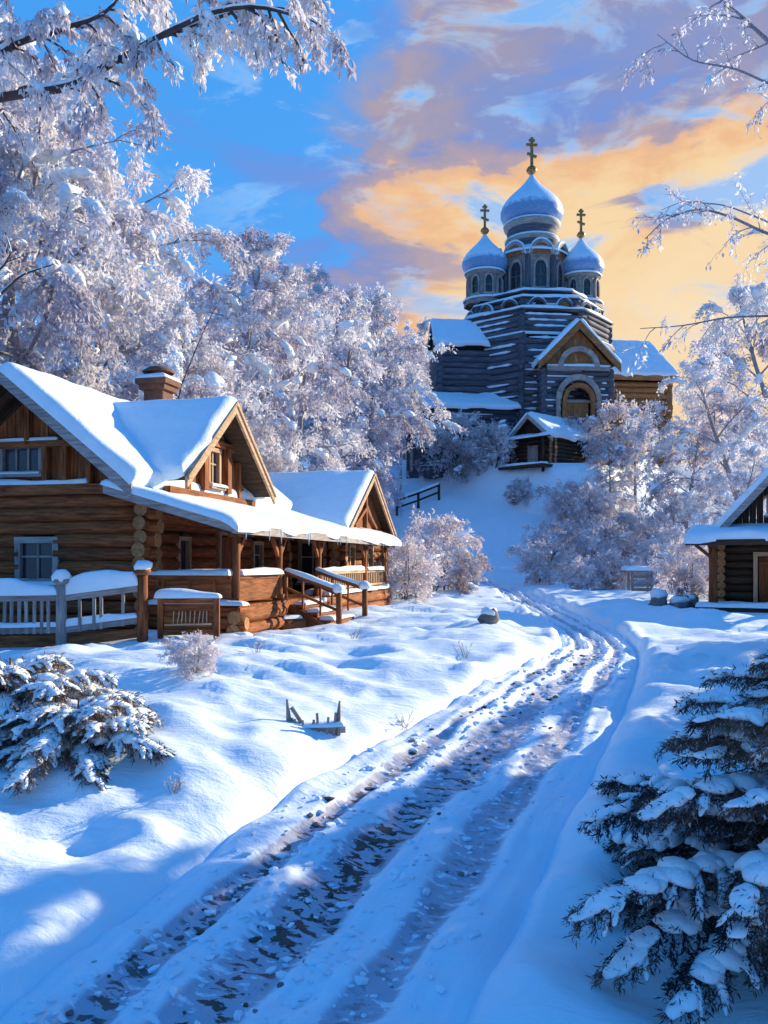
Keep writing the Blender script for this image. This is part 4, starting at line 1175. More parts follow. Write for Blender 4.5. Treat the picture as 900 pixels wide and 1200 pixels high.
    w.build('wall', ML, root)
    g = MB(626); gable_boards(g, yc - 1.9, yc + 1.9, yc, 10.2, zr - .2, xl + .35, .15, .3, axis='y'); g.build('gable', M['dark_wood'], root)
    k = MB(627); k.box(((xl + xr) / 2 + .6, yc, 4.9), (xr - xl - .6, 3.6, 11)); k.build('dark_core', M['black'], root)
    # low gallery on the left front
    w = MB(628); log_wall(w, (-10.8, -6.3), (-3.2, -6.3), -1.5, 4.6, .27); log_wall(w, (-10.8, -3), (-10.8, -6.3), -1.5, 4.6, .27, half=.5)
    for z in np.arange(0, 4.4, .8): w.tube([(-10.2 + w.rng.random() * 2, -6.6, z), (-8, -6.6, z), (-4 - w.rng.random() * 2, -6.6, z)], [.03, .12, .03], 6, 2)
    w.build('wall', ML, root)
    k = MB(629); k.box((-7, -4.5, 1.5), (7.4, 3.4, 6)); k.build('dark_core', M['black'], root)
    roof_plane(root, (-11.3, -7.0, 4.5), (-3.0, -7.0, 4.5), (-3.0, -4.2, 6.1), (-11.3, -4.2, 6.1), .2, .3, .1, 630)
    for i in range(3): window(root, (-9.3 + i * 2.1, -6.62, 2.4), (1, 0, 0), (0, -1, 0), .8, 1.3, 'church_trim', (1, 1), True, .18, 631 + 4 * i)
    # wing on the right: one big blue roof slope to the front
    roof_plane(root, (6.3, -3.6, 8.3), (12.6, -3.6, 8.3), (11.3, -.2, 12.1), (6.3, -.2, 12.1), .25, .35, .12, 641)
    roof_plane(root, (12.6, 3.2, 8.3), (6.3, 3.2, 8.3), (6.3, -.2, 12.1), (11.3, -.2, 12.1), .25, .35, .12, 643)
    roof_plane(root, (12.6, -3.6, 8.3), (12.6, 3.2, 8.3), (11.3, -.2, 12.1), (11.25, -.25, 12.08), .25, 0, .12, 645)
    w = MB(646); log_wall(w, (5.5, -3.0), (12.0, -3.0), -1, 8.2, .28); log_wall(w, (12.0, -3.0), (12.0, 2.8), -1, 8.2, .28, half=.5)
    w.build('wall', [M['church_warm'], M['church_warm'], M['snow']], root)
    k = MB(647); k.box((8.9, 0, 3.6), (6.0, 5.6, 9)); k.build('dark_core', M['black'], root)
    b = MB(648); b.beam((6.0, -3.7, 8.1), (12.7, -3.7, 8.1), .12, .45, 0); b.build('fascia', M['church_warm'], root)
    for i in range(2): window(root, (8.0 + i * 2.4, -3.32, 5.0), (1, 0, 0), (0, -1, 0), .9, 1.5, 'church_trim', (1, 1), True, .2, 650 + 4 * i)
    return root

def build_chapel():
    X, Y = 12.1, 69.0
    zb = 10.6
    root = thing('timber_chapel', 'small dark timber chapel with a sunlit snowy roof below the church front', 'chapel', (X, Y, zb), rad(-48))
    # gable end faces local -y, ridge runs back along +y
    hw, za, ze, L = 2.35, 4.15, 2.15, 5.4
    roof_plane(root, (hw, -.7, ze), (hw, L, ze), (0, L, za), (0, -.7, za), .16, .3, .08, 701)
    roof_plane(root, (-hw, L, ze), (-hw, -.7, ze), (0, -.7, za), (0, L, za), .16, .3, .08, 703)
    w = MB(705); log_wall(w, (-1.9, 0), (1.9, 0), -1, 2.3, .17, holes=((1.35, 2.45, 0, 1.75),)); log_wall(w, (1.9, 0), (1.9, 5), -1, 2.3, .17, half=.5); log_wall(w, (-1.9, 5), (-1.9, 0), -1, 2.3, .17, half=.5); log_wall(w, (1.9, 5), (-1.9, 5), -1, 2.3, .17)
    w.build('wall', [M['dark_wood'], M['log_end'], M['snow']], root)
    k = MB(706); k.box((0, 2.5, .9), (3.5, 4.7, 3)); k.build('dark_core', M['black'], root)
    g = MB(707); gable_boards(g, -1.95, 1.95, 0, 2.3, za - .25, -.05, .12, .25); g.build('gable', M['dark_wood'], root)
    b = MB(708)
    for sg in (-1, 1): b.plate([(0, -.8, za + .05), (sg * (hw + .1), -.8, ze - .05), (sg * (hw + .1), -.8, ze - .4), (0, -.8, za - .32)], (0, .1, 0))
    b.build('bargeboard', M['church_trim'], root)
    s = MB(709); s.slab((-2.2, -1.2, 2.2), (2.2, -1.2, 2.2), (2.2, -.1, 2.45), (-2.2, -.1, 2.45), .22, 0, .15, .05, .2, .5)
    s.box((0, -.65, 2.23), (4.3, 1.05, .08), 1); s.build('canopy', [M['snow'], M['dark_wood']], root)
    d = MB(710)
    for i in range(4): d.box((-.37 + i * .25, -.1, .85), (.24, .08, 1.7))
    d.build('door', M['grey_wood'], root)
    for i, x in enumerate((-1.7, 1.7)):
        q = MB(711 + i); q.tube([(x, -1.0, -.6), (x, -1.0, 2.2)], .12, 8, 0, 0); q.build('post', M['dark_wood'], root)
    f = MB(714); f.box((0, -.9, -.12), (4.4, 1.8, .2)); st = f.build('step', M['dark_wood'], root)
    s = MB(715); s.slab((-2.2, -1.8, -.018), (2.2, -1.8, -.018), (2.2, -1.0, -.018), (-2.2, -1.0, -.018), .18, 0, .15, .03, .2, .5); s.build('step_snow', M['snow'], st)
    return root

def hill_bits():
    # handrail on the hillside left of the church and a gate pillar beyond it
    P = [(1.0, 66.0), (2.7, 67.2), (4.4, 68.4)]
    x, y = P[1]; z = gz(x, y)
    t = thing('hillside_railing', 'grey wooden handrail with snow climbing the blue slope left of the church', 'railing', (x, y, z))
    for i, (a, b) in enumerate(P):
        q = MB(800 + i); zz = gz(a, b) - z; q.tube([(a - x, b - y, zz - .5), (a - x, b - y, zz + 1.3)], .11, 7, 0, 0); q.build('post', M['dark_wood'], t)
    for i in range(2):
        a, b = P[i], P[i + 1]; q = MB(805 + i); s = MB(808 + i)
        for h in (1.15, .6):
            p0 = Vector((a[0] - x, a[1] - y, gz(*a) - z + h)); p1 = Vector((b[0] - x, b[1] - y, gz(*b) - z + h)); q.beam(p0, p1, .1, .14, 0)
            if h > 1:
                u = Vector((0, .1, .08)); v = Vector((0, -.1, .08)); s.slab(p0 + v, p1 + v, p1 + u, p0 + u, .16, 0, .1, .03, .2, .5)
        r = q.build('rail', M['dark_wood'], t); s.build('rail_snow', M['snow'], r)
    X, Y = 2.45, 74.0
    z = gz(X, Y)
    t = thing('gate_pillar', 'square timber gate pillar with a flat cap at the left end of the church yard', 'pillar', (X, Y, z))
    q = MB(820); q.box((0, 0, 1.4), (1.0, 1.0, 4.4)); q.box((0, 0, 3.55), (1.4, 1.4, .2)); q.build('shaft', M['church_log'], t)
    q = MB(821); q.box((-.1, -.52, 1.6), (.25, .06, 2.6)); q.build('panel', M['church_trim'], t)
    q = MB(822); q.slab((-.7, -.7, 3.66), (.7, -.7, 3.66), (.7, .7, 3.66), (-.7, .7, 3.66), .3, 0, .2, .03, .2, .4); q.build('cap_snow', M['snow'], t)
# ------------------------------------------------------------------ vegetation
def _unit(v): return v / (np.linalg.norm(v) + 1e-9)

def _walk(rng, p, d, L, n, droop, wob):
    pts = [p.copy()]; d = _unit(d); st = L / n
    for i in range(n):
        d = _unit(d + rng.normal(0, wob, 3) + np.array([0, 0, -droop * (i + 1) / n]))
        p = p + d * st; pts.append(p.copy())
    return np.array(pts)

def _along(pts, f):
    k = f * (len(pts) - 1); i = min(int(k), len(pts) - 2); t = k - i
    return pts[i] * (1 - t) + pts[i + 1] * t, _unit(pts[i + 1] - pts[i])

def _turn(rng, d, amin, amax, up=0.0):
    a = rng.uniform(amin, amax)
    r = _unit(np.cross(d, rng.normal(0, 1, 3)))
    v = d * math.cos(a) + r * math.sin(a); v[2] += up
    return _unit(v)

def grow(seed, H, R, base=.18, limbs=22, nb=7, nt=5, droop=.30, trunk_r=None, stems=1, top=.95, elev=(8, 72), lean=.03, profile=None):
    rng = np.random.RandomState(seed)
    tr = trunk_r or H * .018
    out = {'trunk': [], 'limb': [], 'branch': [], 'twig': []}
    for s in range(stems):
        b0 = np.array([rng.normal(0, .12 * (stems > 1)) * R, rng.normal(0, .12 * (stems > 1)) * R, -.35])
        d0 = np.array([rng.normal(0, lean + .18 * (stems > 1)), rng.normal(0, lean + .18 * (stems > 1)), 1.0])
        tk = _walk(rng, b0, d0, H * top, 11, -.02, .05)
        out['trunk'].append((tk, tr, tr * .18))
        nl = max(3, limbs // stems)
        for i in range(nl):
            f = base + (1 - base) * (i + .5 + rng.uniform(-.4, .4)) / nl; f = min(max(f, .02), .99)
            p, td = _along(tk, f)
            az = i * 2.39996 + rng.uniform(-.5, .5) + s * 1.7
            el = rad(elev[0] + (elev[1] - elev[0]) * f ** 1.4 + rng.uniform(-10, 10))
            d = np.array([math.cos(az) * math.cos(el), math.sin(az) * math.cos(el), math.sin(el)])
            pf = profile(f) if profile else max(.30, 1 - ((f - .42) / .66) ** 2)
            L = R * pf * rng.uniform(.75, 1.12)
            lp = _walk(rng, p, d, L, 7, droop * .55, .11)
            r0 = tr * (1 - f * .78) * .45
            out['limb'].append((lp, r0, r0 * .25))
            for j in range(nb):
                g = .22 + .78 * (j + rng.random()) / nb; g = min(g, .99)
                q, ld = _along(lp, g)
                bd = _turn(rng, ld, .45, 1.15, .12)
                bl = L * (.50 - .22 * g) * rng.uniform(.7, 1.2)
                bp = _walk(rng, q, bd, bl, 5, droop, .16)
                rb = max(.006, r0 * .32)
                out['branch'].append((bp, rb, rb * .4))
                for k in range(nt):
                    h = .2 + .8 * (k + rng.random()) / nt; h = min(h, .99)
                    w, bdv = _along(bp, h)
                    tl = bl * rng.uniform(.28, .55)
                    tp = _walk(rng, w, _turn(rng, bdv, .3, 1.1, .05), tl, 3, droop * 2.0, .2)
                    out['twig'].append((tp, rb * .35, rb * .2))
    return out

def tubes_np(lines, n):
    V = []; Q = []; b = 0
    ang = np.arange(n) * 2 * math.pi / n
    for pts, r0, r1 in lines:
        m = len(pts)
        t = np.gradient(pts, axis=0); t /= np.linalg.norm(t, axis=1)[:, None] + 1e-9
        ref = np.array([0, 0, 1.0]) if abs(t[0][2]) < .9 else np.array([1.0, 0, 0])
        u = np.cross(t, ref); u /= np.linalg.norm(u, axis=1)[:, None] + 1e-9
        w = np.cross(t, u)
        rr = np.linspace(r0, r1, m)
        ring = pts[:, None, :] + (u[:, None, :] * np.cos(ang)[None, :, None] + w[:, None, :] * np.sin(ang)[None, :, None]) * rr[:, None, None]
        V.append(ring.reshape(-1, 3))
        i = np.arange(m - 1)[:, None] * n; k = np.arange(n)[None, :]; k2 = (k + 1) % n
        Q.append(np.stack([i + k, i + k2, i + n + k2, i + n + k], -1).reshape(-1, 4) + b); b += m * n
    return np.concatenate(V), np.concatenate(Q)

def wood_obj(name, sets, mat, parent):
    Vs = []; Qs = []; b = 0
    for lines, n in sets:
        if not lines: continue
        v, q = tubes_np(lines, n); Vs.append(v); Qs.append(q + b); b += len(v)
    V = np.concatenate(Vs); Q = np.concatenate(Qs)
    return raw_mesh(name, V, Q.ravel(), np.arange(0, len(Q) * 4, 4), [mat], smooth=np.ones(len(Q), bool), parent=parent)

def sprays(rng, lines, per_m, size, hang=.35, spread=.06, f0=0.0, width=.42, outer=None):
    """frost feathers: small kite-shaped faces set along the given polylines"""
    P = []; D = []
    for pts, _, _ in lines:
        seg = np.linalg.norm(np.diff(pts, axis=0), axis=1); L = seg.sum()
        k = rng.poisson(per_m * L * (1 - f0)) 
        if k == 0: continue
        f = f0 + (1 - f0) * rng.random(k)
        idx = f * (len(pts) - 1); i = np.minimum(idx.astype(int), len(pts) - 2); t = (idx - i)[:, None]
        P.append(pts[i] * (1 - t) + pts[i + 1] * t)
        d = pts[i + 1] - pts[i]; D.append(d / (np.linalg.norm(d, axis=1)[:, None] + 1e-9))
    P = np.concatenate(P); D = np.concatenate(D); n = len(P)
    P = P + rng.normal(0, spread, (n, 3))
    d = D * .55 + rng.normal(0, .55, (n, 3)) + np.array([0, 0, -hang]); d /= np.linalg.norm(d, axis=1)[:, None]
    r = rng.normal(0, 1, (n, 3)); w = np.cross(d, r); w /= np.linalg.norm(w, axis=1)[:, None] + 1e-9
    nn = np.cross(d, w)
    l = (size * rng.uniform(.55, 1.35, n))[:, None]; ww = l * width * .5
    bend = nn * l * rng.uniform(-.18, .18, n)[:, None]
    V = np.stack([P, P + d * l * .5 + w * ww + bend, P + d * l, P + d * l * .5 - w * ww + bend], 1).reshape(-1, 3)
    # tone clusters in space, so some clumps are whiter than others
    tone = .5 + .9 * fbm(P[:, 0] * .9 / max(size * 4, .3) * .6 + P[:, 2] * .31, P[:, 1] * .5 + P[:, 2] * .8 / max(size * 4, .3) * .6, 2) + rng.normal(0, .13, n)
    return V, np.clip(tone, 0, 1)

def snow_lumps(rng, lines, per_m, size, ico=ICO1, f0=.25, maxslope=.75, lift=.35):
    V0, F0 = ico
    Vs = []
    for pts, _, _ in lines:
        L = np.linalg.norm(np.diff(pts, axis=0), axis=1).sum()
        for _k in range(rng.poisson(per_m * L)):
            p, d = _along(pts, f0 + (1 - f0) * rng.random())
            if abs(d[2]) > maxslope: continue
            s = size * rng.uniform(.5, 1.35)
            sx, sy, sz = s * rng.uniform(1.0, 1.9), s * rng.uniform(.55, .9), s * rng.uniform(.38, .6)
            u = d; v = _unit(np.cross([0, 0, 1.0], u)); w = np.cross(u, v)
            J = 1 + rng.normal(0, .17, (len(V0), 1))
            q = V0 * J * np.array([sx, sy, sz])
            q[:, 2] -= (q[:, 0] / sx) ** 2 * sz * .5
            Vs.append(p + np.array([0, 0, sz * lift]) + q[:, :1] * u + q[:, 1:2] * v + q[:, 2:] * w)
    if not Vs: return np.zeros((0, 3)), np.zeros((0, 3), int)
    n = len(Vs); m = len(V0)
    return np.concatenate(Vs), np.concatenate([F0 + m * i for i in range(n)])

def crown_obj(name, spr, lumps, mats, parent):
    V, tone = spr; nq = len(V) // 4
    LV, LF = lumps
    loops = np.concatenate([np.arange(nq * 4), (LF + nq * 4).ravel()]).astype(int)
    starts = np.concatenate([np.arange(0, nq * 4, 4), nq * 4 + np.arange(0, len(LF) * 3, 3)]).astype(int)
    midx = np.concatenate([np.zeros(nq, int), np.ones(len(LF), int)])
    rnd = np.concatenate([tone, np.ones(len(LF))])
    sm = np.concatenate([np.zeros(nq, bool), np.ones(len(LF), bool)])
    return raw_mesh(name, np.concatenate([V, LV]) if len(LV) else V, loops, starts, mats, midx=midx, rnd=rnd, smooth=sm, parent=parent)

def frosty(name, label, cat, seed, H, R, spray, dens, lump, lump_m, bark='bark_grey', frost='frost', twig_wood=False, hang=.35, group=None, width=.40, lump_b=1.0, **kw):
    rng = np.random.RandomState(seed + 1000)
    t = thing(name, label, cat, (0, 0, 0), 0, group)
    g = grow(seed, H, R, **kw)
    wood_obj('trunk', [(g['trunk'], 9)], M[bark], t)
    wood_obj('branches', [(g['limb'], 5), (g['branch'], 4)] + ([(g['twig'], 3)] if twig_wood else []), M[bark], t)
    ln = g['twig'] + g['branch']
    spr = sprays(rng, ln, dens, spray, hang, spray * .45, .1, width)
    lm = snow_lumps(rng, g['branch'], lump_m * lump_b, lump, f0=.3); l2 = snow_lumps(rng, g['limb'], lump_m * .6, lump * 1.1, f0=.35)
    LV = np.concatenate([lm[0], l2[0]]); LF = np.concatenate([lm[1], l2[1] + len(lm[0])])
    crown_obj('crown', spr, (LV, LF), [M[frost], M['frost_snow']], t)
    return t

def bough_pads(rng, lines, w0, step, h=.5, f0=.06, bare=-.16):
    """pads of settled snow following the upper side of boughs"""
    V0, F0 = ICO2; Vs = []
    for pts, _, _ in lines:
        L = np.linalg.norm(np.diff(pts, axis=0), axis=1).sum()
        n = max(1, int(L / step)); sk = rng.random()
        for k in range(n):
            f = f0 + (1 - f0) * (k + .5) / n
            if vnoise(k * .38 + sk * 40, sk * 9) < bare: continue
            p, d = _along(pts, f)
            if abs(d[2]) > .85: continue
            w = w0 * (.55 + .9 * math.sin(math.pi * min(1, .12 + f * .86))) * rng.uniform(.75, 1.2) * min(1.3, .55 + L * .45)
            v = _unit(np.cross([0, 0, 1.0], d)); u = np.cross(d, v)
            q = V0 * (1 + rng.normal(0, .09, (len(V0), 1))) * np.array([step * rng.uniform(1.3, 2.3), w, w * h * rng.uniform(.7, 1.3)])
            q[:, 1] += rng.normal(0, w * .25)
            q[:, 2] -= (q[:, 1] / w) ** 2 * w * h * .55
            Vs.append(p + u * (w * h * .55) + q[:, :1] * d + q[:, 1:2] * v + q[:, 2:] * u)
    m = len(V0)
    return np.concatenate(Vs), np.concatenate([F0 + m * i for i in range(len(Vs))])

def spruce(name, label, seed, H, R, tiers, loc, group=None, detail=1.0, lo=.06, nb0=8, snowy=0.0):
    rng = np.random.RandomState(seed)
    t = thing(name, label, 'tree', loc, 0, group)
    tk = np.array([[0, 0, -.3], [0.01, 0, H * .35], [-.01, .01, H * .7], [0, 0, H]])
    wood_obj('trunk', [([(tk, H * .028, .01)], 8)], M['bark'], t)
    limbs = []; lets = []
    for i in range(tiers):
        f = lo + (.95 - lo) * (i / tiers)
        nb = int(nb0 * (1 - .4 * f))
        for k in range(nb):
            az = k * 2 * math.pi / nb + i * 1.1 + rng.uniform(-.2, .2)
            L = R * (1 - f) ** .8 * rng.uniform(.8, 1.1) + .12
            el = rad(rng.uniform(4, 16) + 30 * f)
            d = np.array([math.cos(az) * math.cos(el), math.sin(az) * math.cos(el), math.sin(el)])
            lp = _walk(rng, np.array([0, 0, H * f + rng.uniform(-.03, .03)]), d, L, 9, .15, .035)
            limbs.append((lp, .012 + .010 * L, .004))
            n = int(L * 16)
            for j in range(n):
                g = .10 + .90 * (j + .5) / n
                q, ld = _along(lp, g)
                sd = _unit(np.cross(ld, [0, 0, 1.0])) * (1 if j % 2 else -1)
                dd = _unit(ld * .8 + sd * .75 + np.array([0, 0, rng.uniform(-.22, .0)]))
                l = (.10 + .20 * L * (1 - g) ** .7 + .05) * rng.uniform(.75, 1.2)
                lets.append((_walk(rng, q, dd, l, 4, .22, .06), .005, .002))
    wood_obj('branches', [(limbs, 6), (lets, 3)], M['bark'], t)
    V, tone = sprays(rng, lets + limbs, 420 * detail, .058 / detail ** .5, .18, .016, 0, .15)
    V2, tone2 = sprays(rng, lets, (40 + 65 * snowy) * detail, .05, .4, .014, .1 if snowy else .3, .35)        # rime on the tips
    lv = bough_pads(rng, [l for l in lets if rng.random() < .28 + snowy * .6], .036 * (1 + snowy * .5), .04, .36, .1, -.16 - snowy); l2 = bough_pads(rng, limbs, .078, .05, .34, .06, -.16 - snowy)
    n1, n2 = len(V) // 4, len(V2) // 4
    LV = np.concatenate([lv[0], l2[0]]); LF = np.concatenate([lv[1], l2[1] + len(lv[0])])
    loops = np.concatenate([np.arange((n1 + n2) * 4), (LF + (n1 + n2) * 4).ravel()])
    starts = np.concatenate([np.arange(0, (n1 + n2) * 4, 4), (n1 + n2) * 4 + np.arange(0, len(LF) * 3, 3)])
    midx = np.concatenate([np.zeros(n1, int), np.full(n2, 2), np.ones(len(LF), int)])
    raw_mesh('crown', np.concatenate([V, V2, LV]), loops, starts, [M['needle'], M['frost_snow'], M['frost_warm']], midx=midx,
             rnd=np.concatenate([tone, tone2, np.ones(len(LF))]), smooth=midx == 1, parent=t)
    return t

def pxD(px, D): return ((px - 450) / F * D, D)
def put(px, D, dz=0.0):
    x, y = pxD(px, D); return (x, y, gz(x, y) + dz)

def build_trees():
    # kinds of frosted tree, each built once
    A = frosty('frosted_tree', 'x', 'tree', 3, 15, 6.0, .19, 42, .27, .8, limbs=26, nb=8, nt=6, droop=.34, base=.12)
    B = frosty('frosted_tree', 'x', 'tree', 8, 15, 5.2, .19, 42, .27, .8, limbs=24, nb=8, nt=6, droop=.42, base=.10, elev=(5, 80))
    Cc = frosty('frosted_tree', 'x', 'tree', 21, 13, 4.6, .20, 38, .27, .8, limbs=22, nb=7, nt=5, droop=.25, base=.22, elev=(20, 78))
    Bu = frosty('frosted_bush', 'x', 'bush', 31, 3.2, 1.9, .18, 22, .17, .7, stems=5, limbs=40, nb=6, nt=5, droop=.25, base=.12, trunk_r=.035, bark='bark', frost='frost_pink', lump_b=.6)
    G = 'frosted trees behind the log cabin'
    G2 = 'hazy frosted trees at the foot of the hill'
    G3 = 'frosted trees on the right of the church hill'
    used = {}
    def tr(k, px, D, h, rz, label, group, cat='tree'):
        src = {'A': (A, 15.0), 'B': (B, 15.0), 'C': (Cc, 13.0), 'U': (Bu, 3.2)}[k]
        x, y, z = put(px, D); s = h / src[1]
        if k not in used:
            used[k] = 1; r = src[0]; r.location = (x, y, z); r.rotation_euler = (0, 0, rz); r.scale = (s, s, s); r['label'] = label; r['group'] = group
            return r
        return dup(src[0], (x, y, z), rz, label, group, s)
    tr('A', 35, 31, 19.5, .3, 'largest frosted tree, rising behind the main gable of the log cabin', G)
    tr('B', 160, 33, 20.0, 1.4, 'tall frosted tree with a drooping white crown rising behind the brick chimney', G)
    tr('A', 258, 40, 17.0, 2.6, 'broad frosted tree standing behind the cross gable, its right edge bright against blue sky', G)
    tr('B', -70, 29, 16.0, 4.0, 'frosted tree cut by the left edge of the picture behind the cabin roof', G)
    tr('C', 205, 27.5, 9.3, .8, 'lower bright frosted tree directly behind the chimney', G)
    tr('C', 105, 44, 20, 2.0, 'frosted tree seen only between the crowns of the two tallest ones', G)
    tr('B', 335, 52, 17.0, 3.1, 'pale frosted tree right of the broad one, above the roof of the far wing', G2)
    tr('A', 400, 60, 17.0, .9, 'pale round frosted tree in the middle of the row under the blue sky', G2)
    tr('C', 435, 64, 17.5, 2.2, 'slender frosted tree with a visible bare trunk near the hill', G2)
    tr('B', 474, 82, 14.5, 5.1, 'frosted tree nearest the gate pillar of the church yard', G2)
    tr('C', 372, 72, 18.5, 4.2, 'far frosted tree filling the gap behind the pale round one', G2)
    tr('C', 300, 66, 21, 1.1, 'far frosted tree whose top shows above the broad tree', G2)
    tr('A', 385, 47, 7.5, 3.9, 'low spreading frosted tree right behind the ridge of the far wing', G2)
    tr('C', 325, 39, 6.6, 5.2, 'small snowy tree between the cross gable and the far wing roof', G2)
    tr('B', 425, 56, 6.5, 2.9, 'short frosted tree at the hill foot just right of the far wing gable', G2)
    tr('C', 520, 92, 13.0, 3.3, 'frosted tree half hidden behind the left annex of the church', G2)
    tr('A', 800, 58, 11.0, 1.9, 'round lilac frosted tree above the dark hut roof, left of its gable', G3)
    tr('B', 885, 50, 14.5, .5, 'tall frosted tree at the right edge behind the hut gable', G3)
    tr('C', 745, 67, 8.0, 2.5, 'frosted tree standing before the right wing of the church', G3)
    tr('A', 715, 66, 6.0, 3.5, 'low frosted tree right of the timber chapel', G3)
    tr('B', 850, 40, 7.0, 4.4, 'small frosted tree close behind the left eave of the hut', G3)
    tr('C', 835, 84, 12.0, .2, 'frosted tree on the hilltop right of the church wing', G3)
    tr('B', 930, 66, 20.0, 1.2, 'large frosted tree mostly outside the right edge, upper hillside', G3)
    tr('A', 785, 50, 5.2, .7, 'frosted thicket tree on the slope above the feeding rack', G3)
    tr('C', 690, 60, 4.6, 5.9, 'low frosted tree on the slope below the timber chapel', G3)
    # bushes
    GB = 'frosted bushes'
    tr('U', 508, 36, 3.3, .2, 'large lilac bush just right of the far end of the porch', GB)
    tr('U', 470, 29.5, 2.2, 1.5, 'small frosted bush against the last porch post of the cabin', GB)
    tr('U', 636, 47, 2.5, 2.2, 'brownish bush beside the far bend of the road', GB)
    tr('U', 688, 41, 1.8, 3.0, 'left one of two round pinkish bushes near the feeding rack', GB)
    tr('U', 722, 41.5, 1.9, 4.1, 'right one of two round pinkish bushes, touching the feeding rack', GB)
    tr('U', 540, 71.5, 5.2, 5.0, 'dark frosted bush below the left gallery of the church', GB)
    tr('U', 580, 70, 3.2, .9, 'frosted bush left of the timber chapel', GB)
    tr('U', 505, 74.5, 3.4, 1.1, 'frosted bush between the gate pillar and the church gallery', GB)
    tr('U', 715, 62, 3.6, 2.7, 'frosted bush on the slope right of the chapel step', GB)
    tr('U', 745, 57, 4.0, 3.7, 'lilac bush beneath the white birch on the slope', GB)
    tr('U', 812, 34, 2.4, 4.6, 'frosted bush behind the field stones', GB)
    tr('U', 780, 46, 3.4, .4, 'wide frosted bush on the bank behind the feeding rack', GB)
    tr('U', 226, 11.7, .58, 1.9, 'small spiky frosted bush in the yard below the plank gate', GB)
    tr('U', 715, 70, 5.6, 1.3, 'tall frosted bush against the right corner of the church front', GB)
    tr('U', 672, 64, 3.6, 2.1, 'mauve bush at the top of the slope just below the sunlit chapel wall', GB)
    tr('U', 650, 57, 3.0, 4.9, 'mauve bush on the middle of the slope under the chapel', GB)
    tr('U', 700, 54, 3.8, .3, 'wide mauve bush low on the slope, right of the road end', GB)
    tr('U', 612, 67.0, 2.0, 3.3, 'low bush at the left foot of the timber chapel', GB)
    tr('U', 545, 42, 1.6, 5.5, 'smallest frosted bush by the roadside, right of the large lilac one', GB)
    # white birch on the slope
    t = frosty('white_birch', 'white birch with a forked bare trunk on the slope right of the chapel', 'tree', 77, 8.0, 2.6, .22, 4.5, .2, .2, bark='birch', limbs=10, nb=5, nt=4, base=.5, droop=.3, trunk_r=.16, lean=.12)
    t.location = put(795, 54)
    for i, (px, D, h, lab) in enumerate(((392, 66, 11, 'slender grey trunk in the hazy wood, leftmost of five bare ones'), (413, 70, 13, 'tallest slender grey trunk in the hazy wood behind the far wing'),
            (431, 63, 9.5, 'slender grey trunk just right of the tallest bare one'), (452, 72, 11.5, 'slender grey trunk at the edge of the open slope, above the railing'), (468, 70, 8.5, 'shortest slender grey trunk, nearest the gate pillar'))):
        g = grow(190 + i, h, 1.1, limbs=7, nb=3, nt=2, base=.5, trunk_r=.13, elev=(30, 75))
        t = thing('bare_trunk_tree', lab, 'tree', put(px, D), 0, 'bare trunks in the hazy wood')
        wood_obj('trunk', [(g['trunk'], 8)], M['bark_grey'], t); wood_obj('branches', [(g['limb'], 5), (g['branch'], 4), (g['twig'], 3)], M['bark_grey'], t)
    # dead snags
    for i, (px, D, h, lab) in enumerate(((341, 36.5, 5.4, 'bare broken trunk standing behind the roof of the far wing'), (183, 26, 10.6, 'dark bare sapling sticking up beyond the brick chimney'))):
        g = grow(90 + i, h, 1.0, limbs=4, nb=2, nt=2, base=.55, trunk_r=.10 if i == 0 else .06, elev=(40, 70))
        t = thing('dead_tree', lab, 'tree', put(px, D))
        wood_obj('trunk', [(g['trunk'], 8)], M['bark'], t); wood_obj('branches', [(g['limb'], 5), (g['branch'], 4)], M['bark'], t)
    # low conifers in the left foreground
    x, y = pxD(12, 9.8)
    spruce('snowy_conifer', 'low sprawling conifer under heavy snow below the picket fence at the left edge', 52, .85, 1.6, 5, (x, y, gz(x, y) - .08), 'low snowy conifers in the left field', .6, .08, 11, .7)
    x, y = pxD(92, 9.0)
    spruce('snowy_conifer', 'flattest snowy conifer, lying out over the field at the right of the taller one', 53, .55, 1.0, 3, (x, y, gz(x, y) - .06), 'low snowy conifers in the left field', .6, .12, 11, .7)

